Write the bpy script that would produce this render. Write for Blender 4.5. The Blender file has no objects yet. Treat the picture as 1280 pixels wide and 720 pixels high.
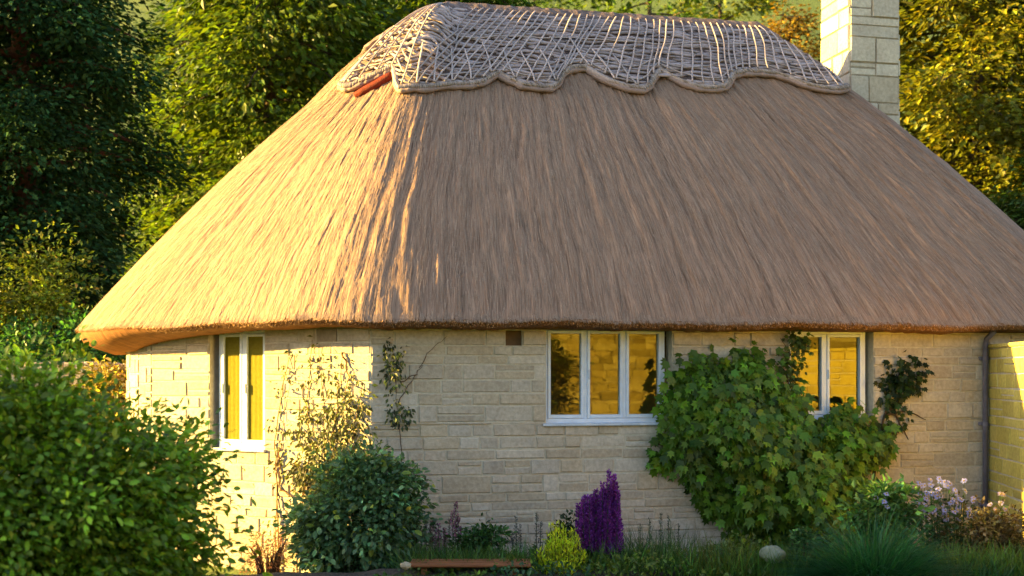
import bpy, math, random
import numpy as np
PI = math.pi
C = bpy.context.scene.collection
sc = bpy.context.scene
F = 1500.0            # focal length in photo pixels (1280 wide)
HX, HY = 640.0, 465.0  # principal column and horizon row of the photograph
CZ = 2.45             # camera height

# ------------------------------------------------------------------ helpers
def mesh_obj(name, verts, tris=None, quads=None, mat=None, parent=None, tint=None, smooth=False, uv=None, loc=None):
    verts = np.asarray(verts, dtype=np.float32).reshape(-1, 3)
    if loc is not None:
        verts = verts - np.asarray(loc, dtype=np.float32)
    me = bpy.data.meshes.new(name)
    me.vertices.add(len(verts)); me.vertices.foreach_set('co', verts.ravel())
    idx, tot = [], []
    if tris is not None and len(tris):
        t = np.asarray(tris, dtype=np.int32).reshape(-1, 3); idx.append(t.ravel()); tot.append(np.full(len(t), 3, np.int32))
    if quads is not None and len(quads):
        q = np.asarray(quads, dtype=np.int32).reshape(-1, 4); idx.append(q.ravel()); tot.append(np.full(len(q), 4, np.int32))
    idx = np.concatenate(idx); tot = np.concatenate(tot)
    st = np.concatenate([[0], np.cumsum(tot)[:-1]]).astype(np.int32)
    me.loops.add(len(idx)); me.loops.foreach_set('vertex_index', idx)
    me.polygons.add(len(tot)); me.polygons.foreach_set('loop_start', st)
    try: me.polygons.foreach_set('loop_total', tot)
    except Exception: pass
    me.polygons.foreach_set('use_smooth', np.full(len(tot), smooth))
    if tint is not None:
        a = me.attributes.new('tint', 'FLOAT_COLOR', 'POINT')
        tt = np.ones((len(verts), 4), np.float32); tt[:, :3] = tint
        a.data.foreach_set('color', tt.ravel())
    if uv is not None:
        l = me.uv_layers.new(name='UVMap')
        l.data.foreach_set('uv', np.asarray(uv, np.float32)[idx].ravel())
    me.update(calc_edges=True); me.validate()
    if mat: me.materials.append(mat)
    o = bpy.data.objects.new(name, me); C.objects.link(o)
    if loc is not None: o.location = loc
    if parent is not None: o.parent = parent
    return o

def thing(name, label, cat, loc=(0, 0, 0), rz=0, group=None):
    o = bpy.data.objects.new(name, None); C.objects.link(o)
    o.empty_display_size = .2
    o.location = loc; o.rotation_euler = (0, 0, rz); tag(o, label, cat, group); return o
def tag(o, label, cat, group=None, kind=None):
    o['label'] = label; o['category'] = cat
    if group: o['group'] = group
    if kind: o['kind'] = kind
    return o
def struct(o): o['kind'] = 'structure'; return o

class MB:
    """collects boxes and tubes into one mesh"""
    def __init__(s): s.v, s.q, s.t, s.c, s.n = [], [], [], [], 0
    def add(s, v, q=None, t=None, c=None):
        v = np.asarray(v, float).reshape(-1, 3)
        if q is not None and len(q): s.q.append(np.asarray(q, int).reshape(-1, 4) + s.n)
        if t is not None and len(t): s.t.append(np.asarray(t, int).reshape(-1, 3) + s.n)
        s.v.append(v)
        if c is not None: s.c.append(np.tile(np.asarray(c, float), (len(v), 1)) if np.ndim(c) == 1 else c)
        s.n += len(v)
    def box(s, o, a, b, c, A, B, Cc, bev=0, col=None):
        """box spanning A=(a0,a1) along unit a, B along b, Cc along c from origin o; bevelled edges"""
        o, a, b, c = map(lambda k: np.asarray(k, float), (o, a, b, c))
        if bev <= 0:
            P = [o + a*x + b*y + c*z for x in A for y in B for z in Cc]
            s.add(P, [[0,1,3,2],[4,6,7,5],[0,4,5,1],[2,3,7,6],[0,2,6,4],[1,5,7,3]], c=col); return
        P = []; idx = {}
        for i in (0, 1):
            for j in (0, 1):
                for k in (0, 1):
                    X = [A[i], B[j], Cc[k]]; sg = [1 if q == 0 else -1 for q in (i, j, k)]
                    for ax in range(3):
                        Y = list(X)
                        for m in range(3):
                            if m != ax: Y[m] += sg[m]*bev
                        idx[(i, j, k, ax)] = len(P); P.append(o + a*Y[0] + b*Y[1] + c*Y[2])
        q, t = [], []
        f = lambda i, j, k, ax: idx[(i, j, k, ax)]
        for e in (0, 1):
            q.append([f(e,0,0,0), f(e,1,0,0), f(e,1,1,0), f(e,0,1,0)])
            q.append([f(0,e,0,1), f(1,e,0,1), f(1,e,1,1), f(0,e,1,1)])
            q.append([f(0,0,e,2), f(1,0,e,2), f(1,1,e,2), f(0,1,e,2)])
        for i in (0, 1):
            for j in (0, 1):
                q.append([f(i,j,0,0), f(i,j,1,0), f(i,j,1,1), f(i,j,0,1)])
                q.append([f(i,0,j,0), f(i,1,j,0), f(i,1,j,2), f(i,0,j,2)])
                q.append([f(0,i,j,1), f(1,i,j,1), f(1,i,j,2), f(0,i,j,2)])
                for k in (0, 1): t.append([f(i,j,k,0), f(i,j,k,1), f(i,j,k,2)])
        s.add(P, q, t, c=col)
    def tube(s, pts, r, n=6, col=None):
        pts = np.asarray(pts, float); r = np.broadcast_to(np.asarray(r, float), (len(pts),))
        T = np.gradient(pts, axis=0); T /= np.linalg.norm(T, axis=1, keepdims=True) + 1e-9
        ref = np.array([0., 0, 1]) if abs(T[0][2]) < .8 else np.array([1., 0, 0])
        A = np.cross(T, ref); A /= np.linalg.norm(A, axis=1, keepdims=True) + 1e-9
        B = np.cross(T, A)
        th = np.arange(n)*2*PI/n
        V = pts[:, None] + r[:, None, None]*(np.cos(th)[None, :, None]*A[:, None] + np.sin(th)[None, :, None]*B[:, None])
        V = V.reshape(-1, 3); q = []
        for i in range(len(pts)-1):
            for j in range(n):
                q.append([i*n+j, i*n+(j+1) % n, (i+1)*n+(j+1) % n, (i+1)*n+j])
        m = len(V); V = np.vstack([V, pts[0], pts[-1]]); t = []
        for j in range(n):
            t.append([m, (j+1) % n, j]); t.append([m+1, (len(pts)-1)*n+j, (len(pts)-1)*n+(j+1) % n])
        s.add(V, q, t, c=col)
    def build(s, name, mat, parent=None, smooth=False, loc=None):
        return mesh_obj(name, np.vstack(s.v), np.vstack(s.t) if s.t else None, np.vstack(s.q) if s.q else None,
                        mat, parent, np.vstack(s.c) if s.c else None, smooth, loc=loc)

def hash2(i, j, seed):
    n = (i*374761393 + j*668265263 + seed*1274126177) & 0xffffffff
    n = ((n ^ (n >> 13))*1274126177) & 0xffffffff
    return ((n ^ (n >> 16)) & 0xffffff)/float(0xffffff)
def vnoise(x, y, seed=0):
    x = np.asarray(x, float); y = np.asarray(y, float)
    i = np.floor(x).astype(np.int64); j = np.floor(y).astype(np.int64)
    fx = x-i; fy = y-j; fx = fx*fx*(3-2*fx); fy = fy*fy*(3-2*fy)
    return (hash2(i, j, seed)*(1-fx)+hash2(i+1, j, seed)*fx)*(1-fy) + (hash2(i, j+1, seed)*(1-fx)+hash2(i+1, j+1, seed)*fx)*fy
def unit(v):
    v = np.asarray(v, float); return v/(np.linalg.norm(v, axis=-1, keepdims=True)+1e-9)

# ------------------------------------------------------------------ placing
ANG = math.radians(12.24)
H0 = np.array([-1.65, 14.0, 0.])
UX = np.array([math.cos(ANG), math.sin(ANG), 0]); VX = np.array([-math.sin(ANG), math.cos(ANG), 0]); ZX = np.array([0, 0, 1.])
def at(px, py, Y):
    return np.array([(px-HX)/F*Y, Y, CZ-(py-HY)/F*Y])
def w2l(p):
    d = np.asarray(p)-H0; return np.stack([d@UX, d@VX, d[..., 2]], -1)
def l2w(p):
    p = np.asarray(p, float); return H0 + p[..., 0:1]*UX + p[..., 1:2]*VX + p[..., 2:3]*ZX
def on_plane(px, py, o, n):
    """house-local point where the sight line of a photo pixel meets a plane of the house"""
    px = np.asarray(px, float); py = np.asarray(py, float)
    d = np.stack([(px-HX)/F, np.ones_like(px), -(py-HY)/F], -1)
    dl = np.stack([d@UX, d@VX, d[..., 2]], -1); c = w2l(np.array([0, 0, CZ]))
    t = ((o-c)@n)/(dl@n)
    return c + dl*t[..., None]
O3 = np.zeros(3)
N_F = np.array([0, -1., 0]); A_F = np.array([1., 0, 0])
C1 = np.array([-2.62, 2.2, 0]); A_L = C1/np.linalg.norm(C1); N_L = np.array([-A_L[1], A_L[0], 0])
if N_L[1] > 0: N_L = -N_L
A_Lr = -A_L  # left to right as seen

# ------------------------------------------------------------------ materials
def new_mat(name):
    m = bpy.data.materials.new(name); m.use_nodes = True; nt = m.node_tree
    b = nt.nodes['Principled BSDF']; return m, nt, b
def nd(nt, t, **k):
    n = nt.nodes.new(t)
    for a, v in k.items():
        if a in n.inputs: n.inputs[a].default_value = v
        else: setattr(n, a, v)
    return n
def ramp(nt, fac, stops):
    r = nt.nodes.new('ShaderNodeValToRGB'); e = r.color_ramp.elements
    while len(e) < len(stops): e.new(.5)
    for el, (p, c) in zip(e, stops): el.position = p; el.color = (*c, 1)
    nt.links.new(fac, r.inputs[0]); return r.outputs[0]
def mixc(nt, fac, a, b, mode='MIX'):
    m = nt.nodes.new('ShaderNodeMix'); m.data_type = 'RGBA'; m.blend_type = mode
    for s, v in ((0, fac), (6, a), (7, b)):
        if hasattr(v, 'is_linked') or isinstance(v, bpy.types.NodeSocket): nt.links.new(v, m.inputs[s])
        else: m.inputs[s].default_value = v if s == 0 else (*v, 1)
    return m.outputs[2]
def noise(nt, vec, scale, detail=4, rough=.55):
    n = nd(nt, 'ShaderNodeTexNoise'); n.inputs['Scale'].default_value = scale
    n.inputs['Detail'].default_value = detail; n.inputs['Roughness'].default_value = rough
    if vec is not None: nt.links.new(vec, n.inputs['Vector'])
    return n.outputs['Fac']
def bump(nt, h, strength, dist, b, prev=None):
    n = nd(nt, 'ShaderNodeBump'); n.inputs['Strength'].default_value = strength; n.inputs['Distance'].default_value = dist
    nt.links.new(h, n.inputs['Height'])
    if prev: nt.links.new(prev, n.inputs['Normal'])
    if b: nt.links.new(n.outputs[0], b.inputs['Normal'])
    return n.outputs[0]
def coords(nt, kind='Object', scale=(1, 1, 1)):
    t = nt.nodes.new('ShaderNodeTexCoord'); m = nt.nodes.new('ShaderNodeMapping')
    m.inputs['Scale'].default_value = scale; nt.links.new(t.outputs[kind], m.inputs['Vector']); return m.outputs[0]
def tintnode(nt):
    a = nt.nodes.new('ShaderNodeAttribute'); a.attribute_name = 'tint'; return a.outputs['Color']

def stone_mat(name, dirt=.35):
    m, nt, b = new_mat(name); v = coords(nt)
    t = tintnode(nt)
    n1 = noise(nt, v, 3.2, 6); n2 = noise(nt, v, 22, 5, .6); n3 = noise(nt, v, 90, 3)
    c = mixc(nt, 1.0, t, ramp(nt, n2, [(.25, (.72, .68, .62)), (.75, (1.12, 1.1, 1.06))]), 'MULTIPLY')
    c = mixc(nt, dirt, c, ramp(nt, n1, [(.35, (.40, .30, .18)), (.65, (.74, .67, .52))]), 'MULTIPLY') if dirt else c
    nt.links.new(c, b.inputs['Base Color']); b.inputs['Roughness'].default_value = .92
    p = bump(nt, n2, .5, .012, None); bump(nt, n3, .35, .004, b, p); return m
M_STONE = stone_mat('limestone'); M_MORTAR, nt, b = new_mat('lime_mortar')
M_MORTAR2, nt2, b2 = new_mat('weathered_mortar'); nt2.links.new(ramp(nt2, noise(nt2, coords(nt2), 9), [(.3, (.16, .12, .07)), (.7, (.34, .28, .18))]), b2.inputs['Base Color'])
v = coords(nt); nt.links.new(ramp(nt, noise(nt, v, 14), [(.3, (.46, .40, .29)), (.7, (.62, .55, .42))]), b.inputs['Base Color'])
b.inputs['Roughness'].default_value = .95; bump(nt, noise(nt, v, 60), .6, .01, b)

def straw_mat(name, ca, cb, cc, sx=55, bumpd=.02):
    """ca dark straw, cb mid, cc pale; UV in metres: x round the roof, y up the slope"""
    m, nt, b = new_mat(name)
    uv = coords(nt, 'UV', (sx, 2.6, 1)); uv2 = coords(nt, 'UV', (sx*.22, .8, 1)); uv3 = coords(nt, 'UV', (sx*3, 9, 1)); uv4 = coords(nt, 'UV', (.5, .5, 1))
    f = noise(nt, uv, 1, 5, .6); g = noise(nt, uv2, 1, 4); h = noise(nt, uv3, 1, 3); k = noise(nt, uv4, 1, 3)
    c = ramp(nt, f, [(.28, ca), (.5, cb), (.74, cc)])
    c = mixc(nt, .75, c, ramp(nt, g, [(.3, (.68, .66, .64)), (.7, (1.14, 1.12, 1.1))]), 'MULTIPLY')
    c = mixc(nt, .55, c, ramp(nt, h, [(.3, (.6, .58, .56)), (.7, (1.25, 1.24, 1.22))]), 'MULTIPLY')
    c = mixc(nt, .6, c, ramp(nt, k, [(.35, (.86, .84, .84)), (.7, (1.08, 1.06, 1.02))]), 'MULTIPLY')
    nt.links.new(c, b.inputs['Base Color']); b.inputs['Roughness'].default_value = .8; b.inputs['Specular IOR Level'].default_value = .25
    p = bump(nt, f, .8, bumpd, None); bump(nt, h, .6, bumpd*.4, b, p); return m
M_THATCH = straw_mat('thatch_straw', (.215, .125, .082), (.385, .24, .165), (.52, .355, .255), 72)
M_SOFFIT = straw_mat('thatch_underside', (.10, .045, .02), (.30, .13, .045), (.42, .20, .07), 60)  # orange glow of bounced light is put into the underside's straw colour
M_RIDGE = straw_mat('ridge_straw', (.09, .06, .055), (.18, .13, .12), (.30, .23, .21), 30, .03)  # dark base: shade of the gaps between hanks put into its colour
M_BOUNCERED = straw_mat('bounce_red_straw', (.10, .012, .004), (.20, .022, .006), (.26, .04, .012), 60)  # red of light bounced under the cap edge, put into the straw colour
def tint_mat(name, rough=.8, spec=.3, bumps=(40, .4, .006), mult=.5):
    m, nt, b = new_mat(name); v = coords(nt); n = noise(nt, v, bumps[0], 4)
    c = mixc(nt, mult, tintnode(nt), ramp(nt, n, [(.3, (.55, .55, .55)), (.7, (1.25, 1.25, 1.25))]), 'MULTIPLY')
    nt.links.new(c, b.inputs['Base Color']); b.inputs['Roughness'].default_value = rough; b.inputs['Specular IOR Level'].default_value = spec
    bump(nt, n, bumps[1], bumps[2], b); return m
M_TINT = tint_mat('mixed_matter')
M_BARK = tint_mat('bark', .95, .1, (14, .9, .03), .8)
def paint(name, col, rough=.35, wear=.12):
    m, nt, b = new_mat(name); v = coords(nt)
    c = ramp(nt, noise(nt, v, 9, 5), [(.3, tuple(k*(1-wear) for k in col)), (.65, col)])
    nt.links.new(c, b.inputs['Base Color']); b.inputs['Roughness'].default_value = rough
    bump(nt, noise(nt, v, 45), .15, .003, b); return m
M_WHITE = paint('white_window_paint', (.72, .79, .88))
M_SILL = paint('sill_paint', (.60, .66, .74), .5, .25)
M_PIPE = paint('grey_pipe_paint', (.17, .15, .19), .45, .3)
M_DARKV = paint('vent_hole', (.17, .10, .05), .9, .3)
def wood(name, a, bcol):
    m, nt, b = new_mat(name); v = coords(nt, 'Object', (3, 30, 30))
    nt.links.new(ramp(nt, noise(nt, v, 1.5, 6, .6), [(.3, a), (.7, bcol)]), b.inputs['Base Color']); b.inputs['Roughness'].default_value = .6
    bump(nt, noise(nt, v, 3, 5), .4, .004, b); return m
M_WOOD = wood('oiled_timber', (.14, .04, .01), (.34, .11, .025))
M_BEAM = wood('old_timber', (.05, .03, .018), (.13, .075, .04))
def cloth(name, col):
    m, nt, b = new_mat(name); nt.nodes.remove(b); out = nt.nodes['Material Output']
    d = nd(nt, 'ShaderNodeBsdfDiffuse'); t = nd(nt, 'ShaderNodeBsdfTranslucent'); mx = nd(nt, 'ShaderNodeMixShader'); mx.inputs[0].default_value = .35
    c = ramp(nt, noise(nt, coords(nt), 25), [(.3, tuple(k*.8 for k in col)), (.7, col)])
    for s in (d, t): nt.links.new(c, s.inputs['Color'])
    nt.links.new(d.outputs[0], mx.inputs[1]); nt.links.new(t.outputs[0], mx.inputs[2]); nt.links.new(mx.outputs[0], out.inputs[0]); return m
M_CURTAIN = cloth('ochre_curtain', (.55, .42, .07))
def glass_mat(name, refl, tintc):
    """pane: part mirror, part see-through, slightly wavy"""
    m, nt, b = new_mat(name); nt.nodes.remove(b); out = nt.nodes['Material Output']
    g = nd(nt, 'ShaderNodeBsdfGlossy'); g.inputs['Roughness'].default_value = .0; g.inputs['Color'].default_value = (*tintc, 1)
    t = nd(nt, 'ShaderNodeBsdfTransparent'); t.inputs['Color'].default_value = (.8, .84, .78, 1)
    mx = nd(nt, 'ShaderNodeMixShader')
    mx.inputs[0].default_value = refl
    bp = bump(nt, noise(nt, coords(nt), 4, 2), .03, .01, None); nt.links.new(bp, g.inputs['Normal'])
    nt.links.new(t.outputs[0], mx.inputs[1]); nt.links.new(g.outputs[0], mx.inputs[2]); nt.links.new(mx.outputs[0], out.inputs[0]); return m
M_GLASS = glass_mat('amber_reflection_glass', .108, (.92, .88, .36)); M_GLASS2 = glass_mat('clear_window_glass', .05, (1, .97, .85))  # first glass: amber of the reflected sunlit stone put into its mirror tint
def leaf_mat(name, transl=.35, gloss=.35, rough=.45):
    m, nt, b = new_mat(name); out = nt.nodes['Material Output']
    a = tintnode(nt)
    geo = nt.nodes.new('ShaderNodeNewGeometry')
    v = coords(nt); c = mixc(nt, .5, a, ramp(nt, noise(nt, v, 9, 2), [(.3, (.75, .8, .8)), (.7, (1.25, 1.18, 1.1))]), 'MULTIPLY')
    nt.links.new(c, b.inputs['Base Color']); b.inputs['Roughness'].default_value = rough; b.inputs['Specular IOR Level'].default_value = gloss
    t = nd(nt, 'ShaderNodeBsdfTranslucent'); mx = nd(nt, 'ShaderNodeMixShader'); mx.inputs[0].default_value = transl
    c2 = mixc(nt, 1, c, (1.5, 1.45, .7), 'MULTIPLY'); nt.links.new(c2, t.inputs['Color'])
    nt.links.new(b.outputs[0], mx.inputs[1]); nt.links.new(t.outputs[0], mx.inputs[2]); nt.links.new(mx.outputs[0], out.inputs[0]); return m
M_LEAF = leaf_mat('leaf'); M_PETAL = leaf_mat('petal', .3, .1, .8)
M_NEEDLE = leaf_mat('needle_foliage', .15, .1, .8)

# ------------------------------------------------------------------ foliage
def lobed(n=5):
    pts = [(0, 0)]
    for i in range(n):
        th = math.radians(-105 + 210*i/(n-1)); L = 1 - .32*abs(i-(n-1)/2)/((n-1)/2)
        pts.append((.35+.65*L*math.cos(th), .62*L*math.sin(th)))
        if i < n-1:
            t2 = th + math.radians(105/(n-1)); pts.append((.35+.30*math.cos(t2), .30*math.sin(t2)))
    return pts
LP = lobed()
TEMPL = {
 'simple': (np.array([[0,0,0],[.45,.27,.07],[1,0,-.06],[.45,-.27,.07]]), np.array([[0,1,2],[0,2,3]])),
 'oval':   (np.array([[0,0,0],[.3,.26,.06],[.7,.24,.05],[1,0,-.1],[.7,-.24,.05],[.3,-.26,.06],[.5,0,0]]),
            np.array([[0,1,6],[1,2,6],[2,3,6],[3,4,6],[4,5,6],[5,0,6]])),
 'needle': (np.array([[0,0,0],[.5,.12,.03],[1,0,-.06],[.5,-.12,.03]]), np.array([[0,1,2],[0,2,3]])),
 'lobed':  (np.array([[.33,0,0]]+[[x, y, .06-.22*max(0, (x*x+y*y)**.5-.3)] for x, y in LP]),
            np.array([[0, i, i+1 if i < len(LP) else 1] for i in range(1, len(LP)+1)])),
 'blade':  (np.array([[0,-.03,0],[0,.03,0],[.5,.024,.0],[.5,-.024,.0],[1,0,-.1]]), np.array([[0,1,2],[0,2,3],[3,2,4]])),
}
def leaves(name, P, D, Nn, size, col, rng, parent=None, templ='simple', mat=None, colvar=.35, hue=.12, loc=None, warm=None):
    """N leaves as one mesh: base points P, pointing along D, faces towards Nn"""
    V, T = TEMPL[templ]; n = len(P)
    D = unit(D); Nn = unit(Nn); S = unit(np.cross(Nn, D)); Nn = np.cross(D, S)
    size = np.broadcast_to(np.asarray(size, float), (n,))*rng.uniform(.65, 1.3, n)
    W = P[:, None] + size[:, None, None]*(V[None, :, 0:1]*D[:, None] + V[None, :, 1:2]*S[:, None] + V[None, :, 2:3]*Nn[:, None])
    T2 = (T[None] + (np.arange(n)*len(V))[:, None, None]).reshape(-1, 3)
    c = np.asarray(col, float); c = np.tile(c, (n, 1)) if c.ndim == 1 else c.copy()
    c *= np.exp(rng.normal(0, colvar, (n, 1))); c *= np.exp(rng.normal(0, hue, (n, 3))*np.array([1, .4, .8]))
    c = np.clip(c, .003, .85)
    return mesh_obj(name, W.reshape(-1, 3), T2, None, mat or M_LEAF, parent, np.repeat(c, len(V), 0), loc=loc)
def rdir(rng, n): return unit(rng.normal(0, 1, (n, 3)))
def blob_pts(rng, cen, rad, nclump, per, cr, shell=.55, zmin=None, flat=.8):
    """leaf clumps through an ellipsoid's volume, mostly towards its outside"""
    d = rdir(rng, nclump); r = shell+(1.04-shell)*rng.random(nclump)**.7
    bumpy = 1+.16*np.sin(3.1*d[:, 0]*2+cen[0])*np.cos(2.7*d[:, 2]*2)+rng.normal(0, .06, nclump)
    cc = np.asarray(cen)+d*np.asarray(rad)*(r*bumpy)[:, None]
    if zmin is not None: k = cc[:, 2] > zmin; cc, d = cc[k], d[k]
    m = len(cc); q = rng.normal(0, 1, (m, per, 3))*np.array([1, 1, flat])*cr*rng.uniform(.6, 1.3, (m, 1, 1))*.55
    P = (cc[:, None]+q).reshape(-1, 3); out = unit(q.reshape(-1, 3)+np.repeat(d, per, 0)*cr*.6)
    ci = np.repeat(np.arange(m), per); return P, out, ci
def clumptint(rng, base, ci, var=.3):
    k = np.exp(rng.normal(0, var, ci.max()+1)); return np.asarray(base)*k[ci][:, None]

def bush(name, label, cat, cen, rad, col, seed, n=220, per=60, cr=.22, size=.07, templ='oval', zmin=.03, group=None, mat=None, extra=None, stems=True, shell=.5, droop=.3):
    rng = np.random.default_rng(seed); base = (cen[0], cen[1], 0)
    r = thing(name, label, cat, base, 0, group); L = np.array(base, float)
    P, out, ci = blob_pts(rng, np.array(cen)-L, rad, n, per, cr, shell, zmin)
    D = unit(out+rdir(rng, len(P))*.6+np.array([0, 0, -droop])); Nn = unit(out+rdir(rng, len(P))*.7+np.array([0, 0, .6]))
    leaves('foliage', P, D, Nn, size, clumptint(rng, col, ci), rng, r, templ, mat)
    if extra:
        ecol, frac, es = extra; k = rng.random(len(P)) < frac
        leaves('young_leaves', P[k]+out[k]*.03, D[k], Nn[k], es, ecol, rng, r, templ, mat, .2)
    if stems:
        mb = MB()
        for i in range(9):
            th = rng.uniform(0, 2*PI); q = np.array([math.cos(th)*rad[0]*.7, math.sin(th)*rad[1]*.7, cen[2]+rad[2]*rng.uniform(-.1, .7)])
            s = np.array([math.cos(th)*.08, math.sin(th)*.08, 0]); mid = (s+q)/2+np.array([0, 0, .12])
            mb.tube([s, mid*.5+s*.5, mid, q], [.03, .024, .018, .006], 5, (.10, .07, .045))
        mb.build('stem', M_BARK, r)
    return r

def broad_tree(name, label, x, y, h, cr, col, seed, size=.14, nbr=70, per=260, trunk_r=.22, z0=2.0, lean=0, cat='tree', group=None, droop=.25, templ='simple', mat=None, spread=.55, barkc=(.09, .065, .045), conic=0.0, gz=0.):
    """trunk with limbs; leaf sprays hang along each limb so gaps stay between them"""
    rng = np.random.default_rng(seed)
    r = thing(name, label, cat, (x, y, gz), 0, group)
    tb = MB(); k = np.linspace(0, 1, 9)
    tp = np.stack([lean*k*h*.1+.12*np.sin(k*7+seed), .1*np.cos(k*5+seed), k*h*.97], 1)
    tb.tube(tp, trunk_r*(1-.93*k)+.01, 9, barkc)
    P, D, N, CI = [], [], [], []
    for i in range(nbr):
        f = (i+rng.random())/nbr; zz = z0+(h*.98-z0)*f
        prof = (1-f)**.75 if conic else math.sin(PI*(.16+.84*f*.98))**.65
        if conic: prof = conic*prof+(1-conic)*math.sin(PI*(.16+.82*f))**.6
        L = cr*max(.12, prof)*rng.uniform(.72, 1.12); th = i*2.399+rng.normal(0, .3)
        b0 = np.array([np.interp(zz, tp[:, 2], tp[:, 0]), np.interp(zz, tp[:, 2], tp[:, 1]), zz])
        dr = np.array([math.cos(th), math.sin(th), 0]); t = np.linspace(0, 1, 6)[:, None]
        up = rng.uniform(.0, .45)*(1-droop*2)
        bp = b0+dr*L*t+np.array([0, 0, 1.])*(up*L*t-droop*L*1.1*t*t)
        tb.tube(bp, trunk_r*.28*(1-f*.6)*(1-.9*t[:, 0])+.006, 5, barkc)
        m = int(per*(.35+.65*L/cr)); ns = max(3, int(m/22)); tt = rng.random(ns)**.6*.9+.12
        sc_ = b0+dr*L*tt[:, None]+np.array([0, 0, 1.])*(up*L*tt-droop*L*1.1*tt*tt)[:, None]
        side = np.array([-dr[1], dr[0], 0]); off = rng.normal(0, spread*L*.32, ns)*(1.15-tt*.6)
        sc_ = sc_+side*off[:, None]+np.array([0, 0, 1.])*(rng.normal(0, .07*L+.08, ns)-.25*np.abs(off)*droop)[:, None]
        q = rng.normal(0, 1, (ns, 22, 3))*np.array([.26, .26, .13])*(.5+.16*cr)
        pp = sc_[:, None]+q
        dd = dr*.8+q*1.6+side*np.sign(off)[:, None, None]*.4+np.array([0, 0, -droop*1.6])
        P.append(pp.reshape(-1, 3)); D.append(dd.reshape(-1, 3)); CI.append(np.repeat(np.arange(ns)+(CI[-1].max()+1 if CI else 0), 22))
    P = np.vstack(P); D = unit(np.vstack(D)+rdir(rng, len(P))*.5); CI = np.concatenate(CI)
    N = unit(np.array([0, 0, 1.])+rdir(rng, len(P))*.75+unit(P*np.array([1, 1, 0]))*.5)
    tb.build('trunk', M_BARK, r)
    leaves('crown', P, D, N, size, clumptint(rng, col, CI, .22), rng, r, templ, mat, .28)
    return r

# ------------------------------------------------------------------ world, sun, camera
SUN_EL = math.radians(12.5); SUN_PHI = math.radians(1.5)
S = np.array([-math.cos(SUN_EL)*math.cos(SUN_PHI), -math.cos(SUN_EL)*math.sin(SUN_PHI), math.sin(SUN_EL)])
w = bpy.data.worlds.new('World'); sc.world = w; w.use_nodes = True; nt = w.node_tree
sky = nt.nodes.new('ShaderNodeTexSky'); sky.sky_type = 'NISHITA'; sky.sun_disc = False
sky.sun_elevation = SUN_EL; sky.sun_rotation = math.atan2(S[0], S[1]) % (2*PI); sky.air_density = 1.0; sky.dust_density = 1.5; sky.ozone_density = 1.5
bg = nt.nodes['Background']; bg.inputs['Strength'].default_value = .067; nt.links.new(sky.outputs[0], bg.inputs['Color'])
sl = bpy.data.lights.new('sun', 'SUN'); sl.energy = 5; sl.angle = math.radians(.6); sl.color = (1, .66, .15)
so = bpy.data.objects.new('sun', sl); C.objects.link(so); so.location = (-20, 0, 15)
from mathutils import Vector
so.rotation_euler = Vector(S).to_track_quat('Z', 'Y').to_euler()
cam = bpy.data.cameras.new('camera'); co = bpy.data.objects.new('camera', cam); C.objects.link(co); sc.camera = co
co.location = (0, 0, CZ); co.rotation_euler = (PI/2, 0, 0); cam.sensor_width = 36; cam.lens = 36*F/1280
cam.shift_y = (HY-360)/1280; cam.clip_end = 2000; cam.clip_start = .05
cam.dof.use_dof = True; cam.dof.focus_distance = 14.3; cam.dof.aperture_fstop = 1.4
sc.view_settings.view_transform = 'Standard'; sc.view_settings.look = 'None'; sc.view_settings.exposure = 2.9; sc.view_settings.gamma = 1
try: sc.cycles.use_denoising = True; sc.cycles.max_bounces = 8; sc.cycles.transparent_max_bounces = 12; sc.cycles.caustics_reflective = False; sc.cycles.sample_clamp_indirect = 6
except Exception: pass

# ------------------------------------------------------------------ ground
def gz(x, y):
    x = np.asarray(x, float); y = np.asarray(y, float)
    near = .85*np.clip((5-y)/5, 0, 1)*(np.clip((y+60)/60, 0, 1))
    far = np.clip(y-30, 0, None); hill = .0055*far**2; hill = np.where(far > 55, .0055*55**2+.605*(far-55), hill)
    hill = np.minimum(hill, 75+0*hill)
    return near+hill+.05*(vnoise(x*.4, y*.4, 3)-.5)
xs = np.concatenate([np.linspace(-500, -40, 24), np.linspace(-38, 40, 90), np.linspace(42, 500, 24)])
ys = np.concatenate([np.linspace(-400, -15, 20), np.linspace(-13, 30, 70), np.linspace(31, 100, 40), np.linspace(105, 600, 22)])
X, Y = np.meshgrid(xs, ys); Z = gz(X, Y); nx = len(xs); ny = len(ys)
I = np.arange(nx*ny).reshape(ny, nx)
q = np.stack([I[:-1, :-1], I[:-1, 1:], I[1:, 1:], I[1:, :-1]], -1).reshape(-1, 4)
mg, nt, b = new_mat('meadow_ground'); v = coords(nt)
c = ramp(nt, noise(nt, v, .25, 5), [(.3, (.05, .09, .014)), (.55, (.10, .15, .018)), (.75, (.16, .17, .025))])
c = mixc(nt, .7, c, ramp(nt, noise(nt, v, 6, 5), [(.3, (.5, .5, .45)), (.7, (1.3, 1.25, 1.1))]), 'MULTIPLY')
sep = nd(nt, 'ShaderNodeSeparateXYZ'); nt.links.new(v, sep.inputs[0])
nt.links.new(c, b.inputs['Base Color']); b.inputs['Roughness'].default_value = .95
bump(nt, noise(nt, v, 5, 6), .8, .08, b)
struct(mesh_obj('ground', np.stack([X, Y, Z], -1).reshape(-1, 3), None, q, mg, smooth=True))
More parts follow.
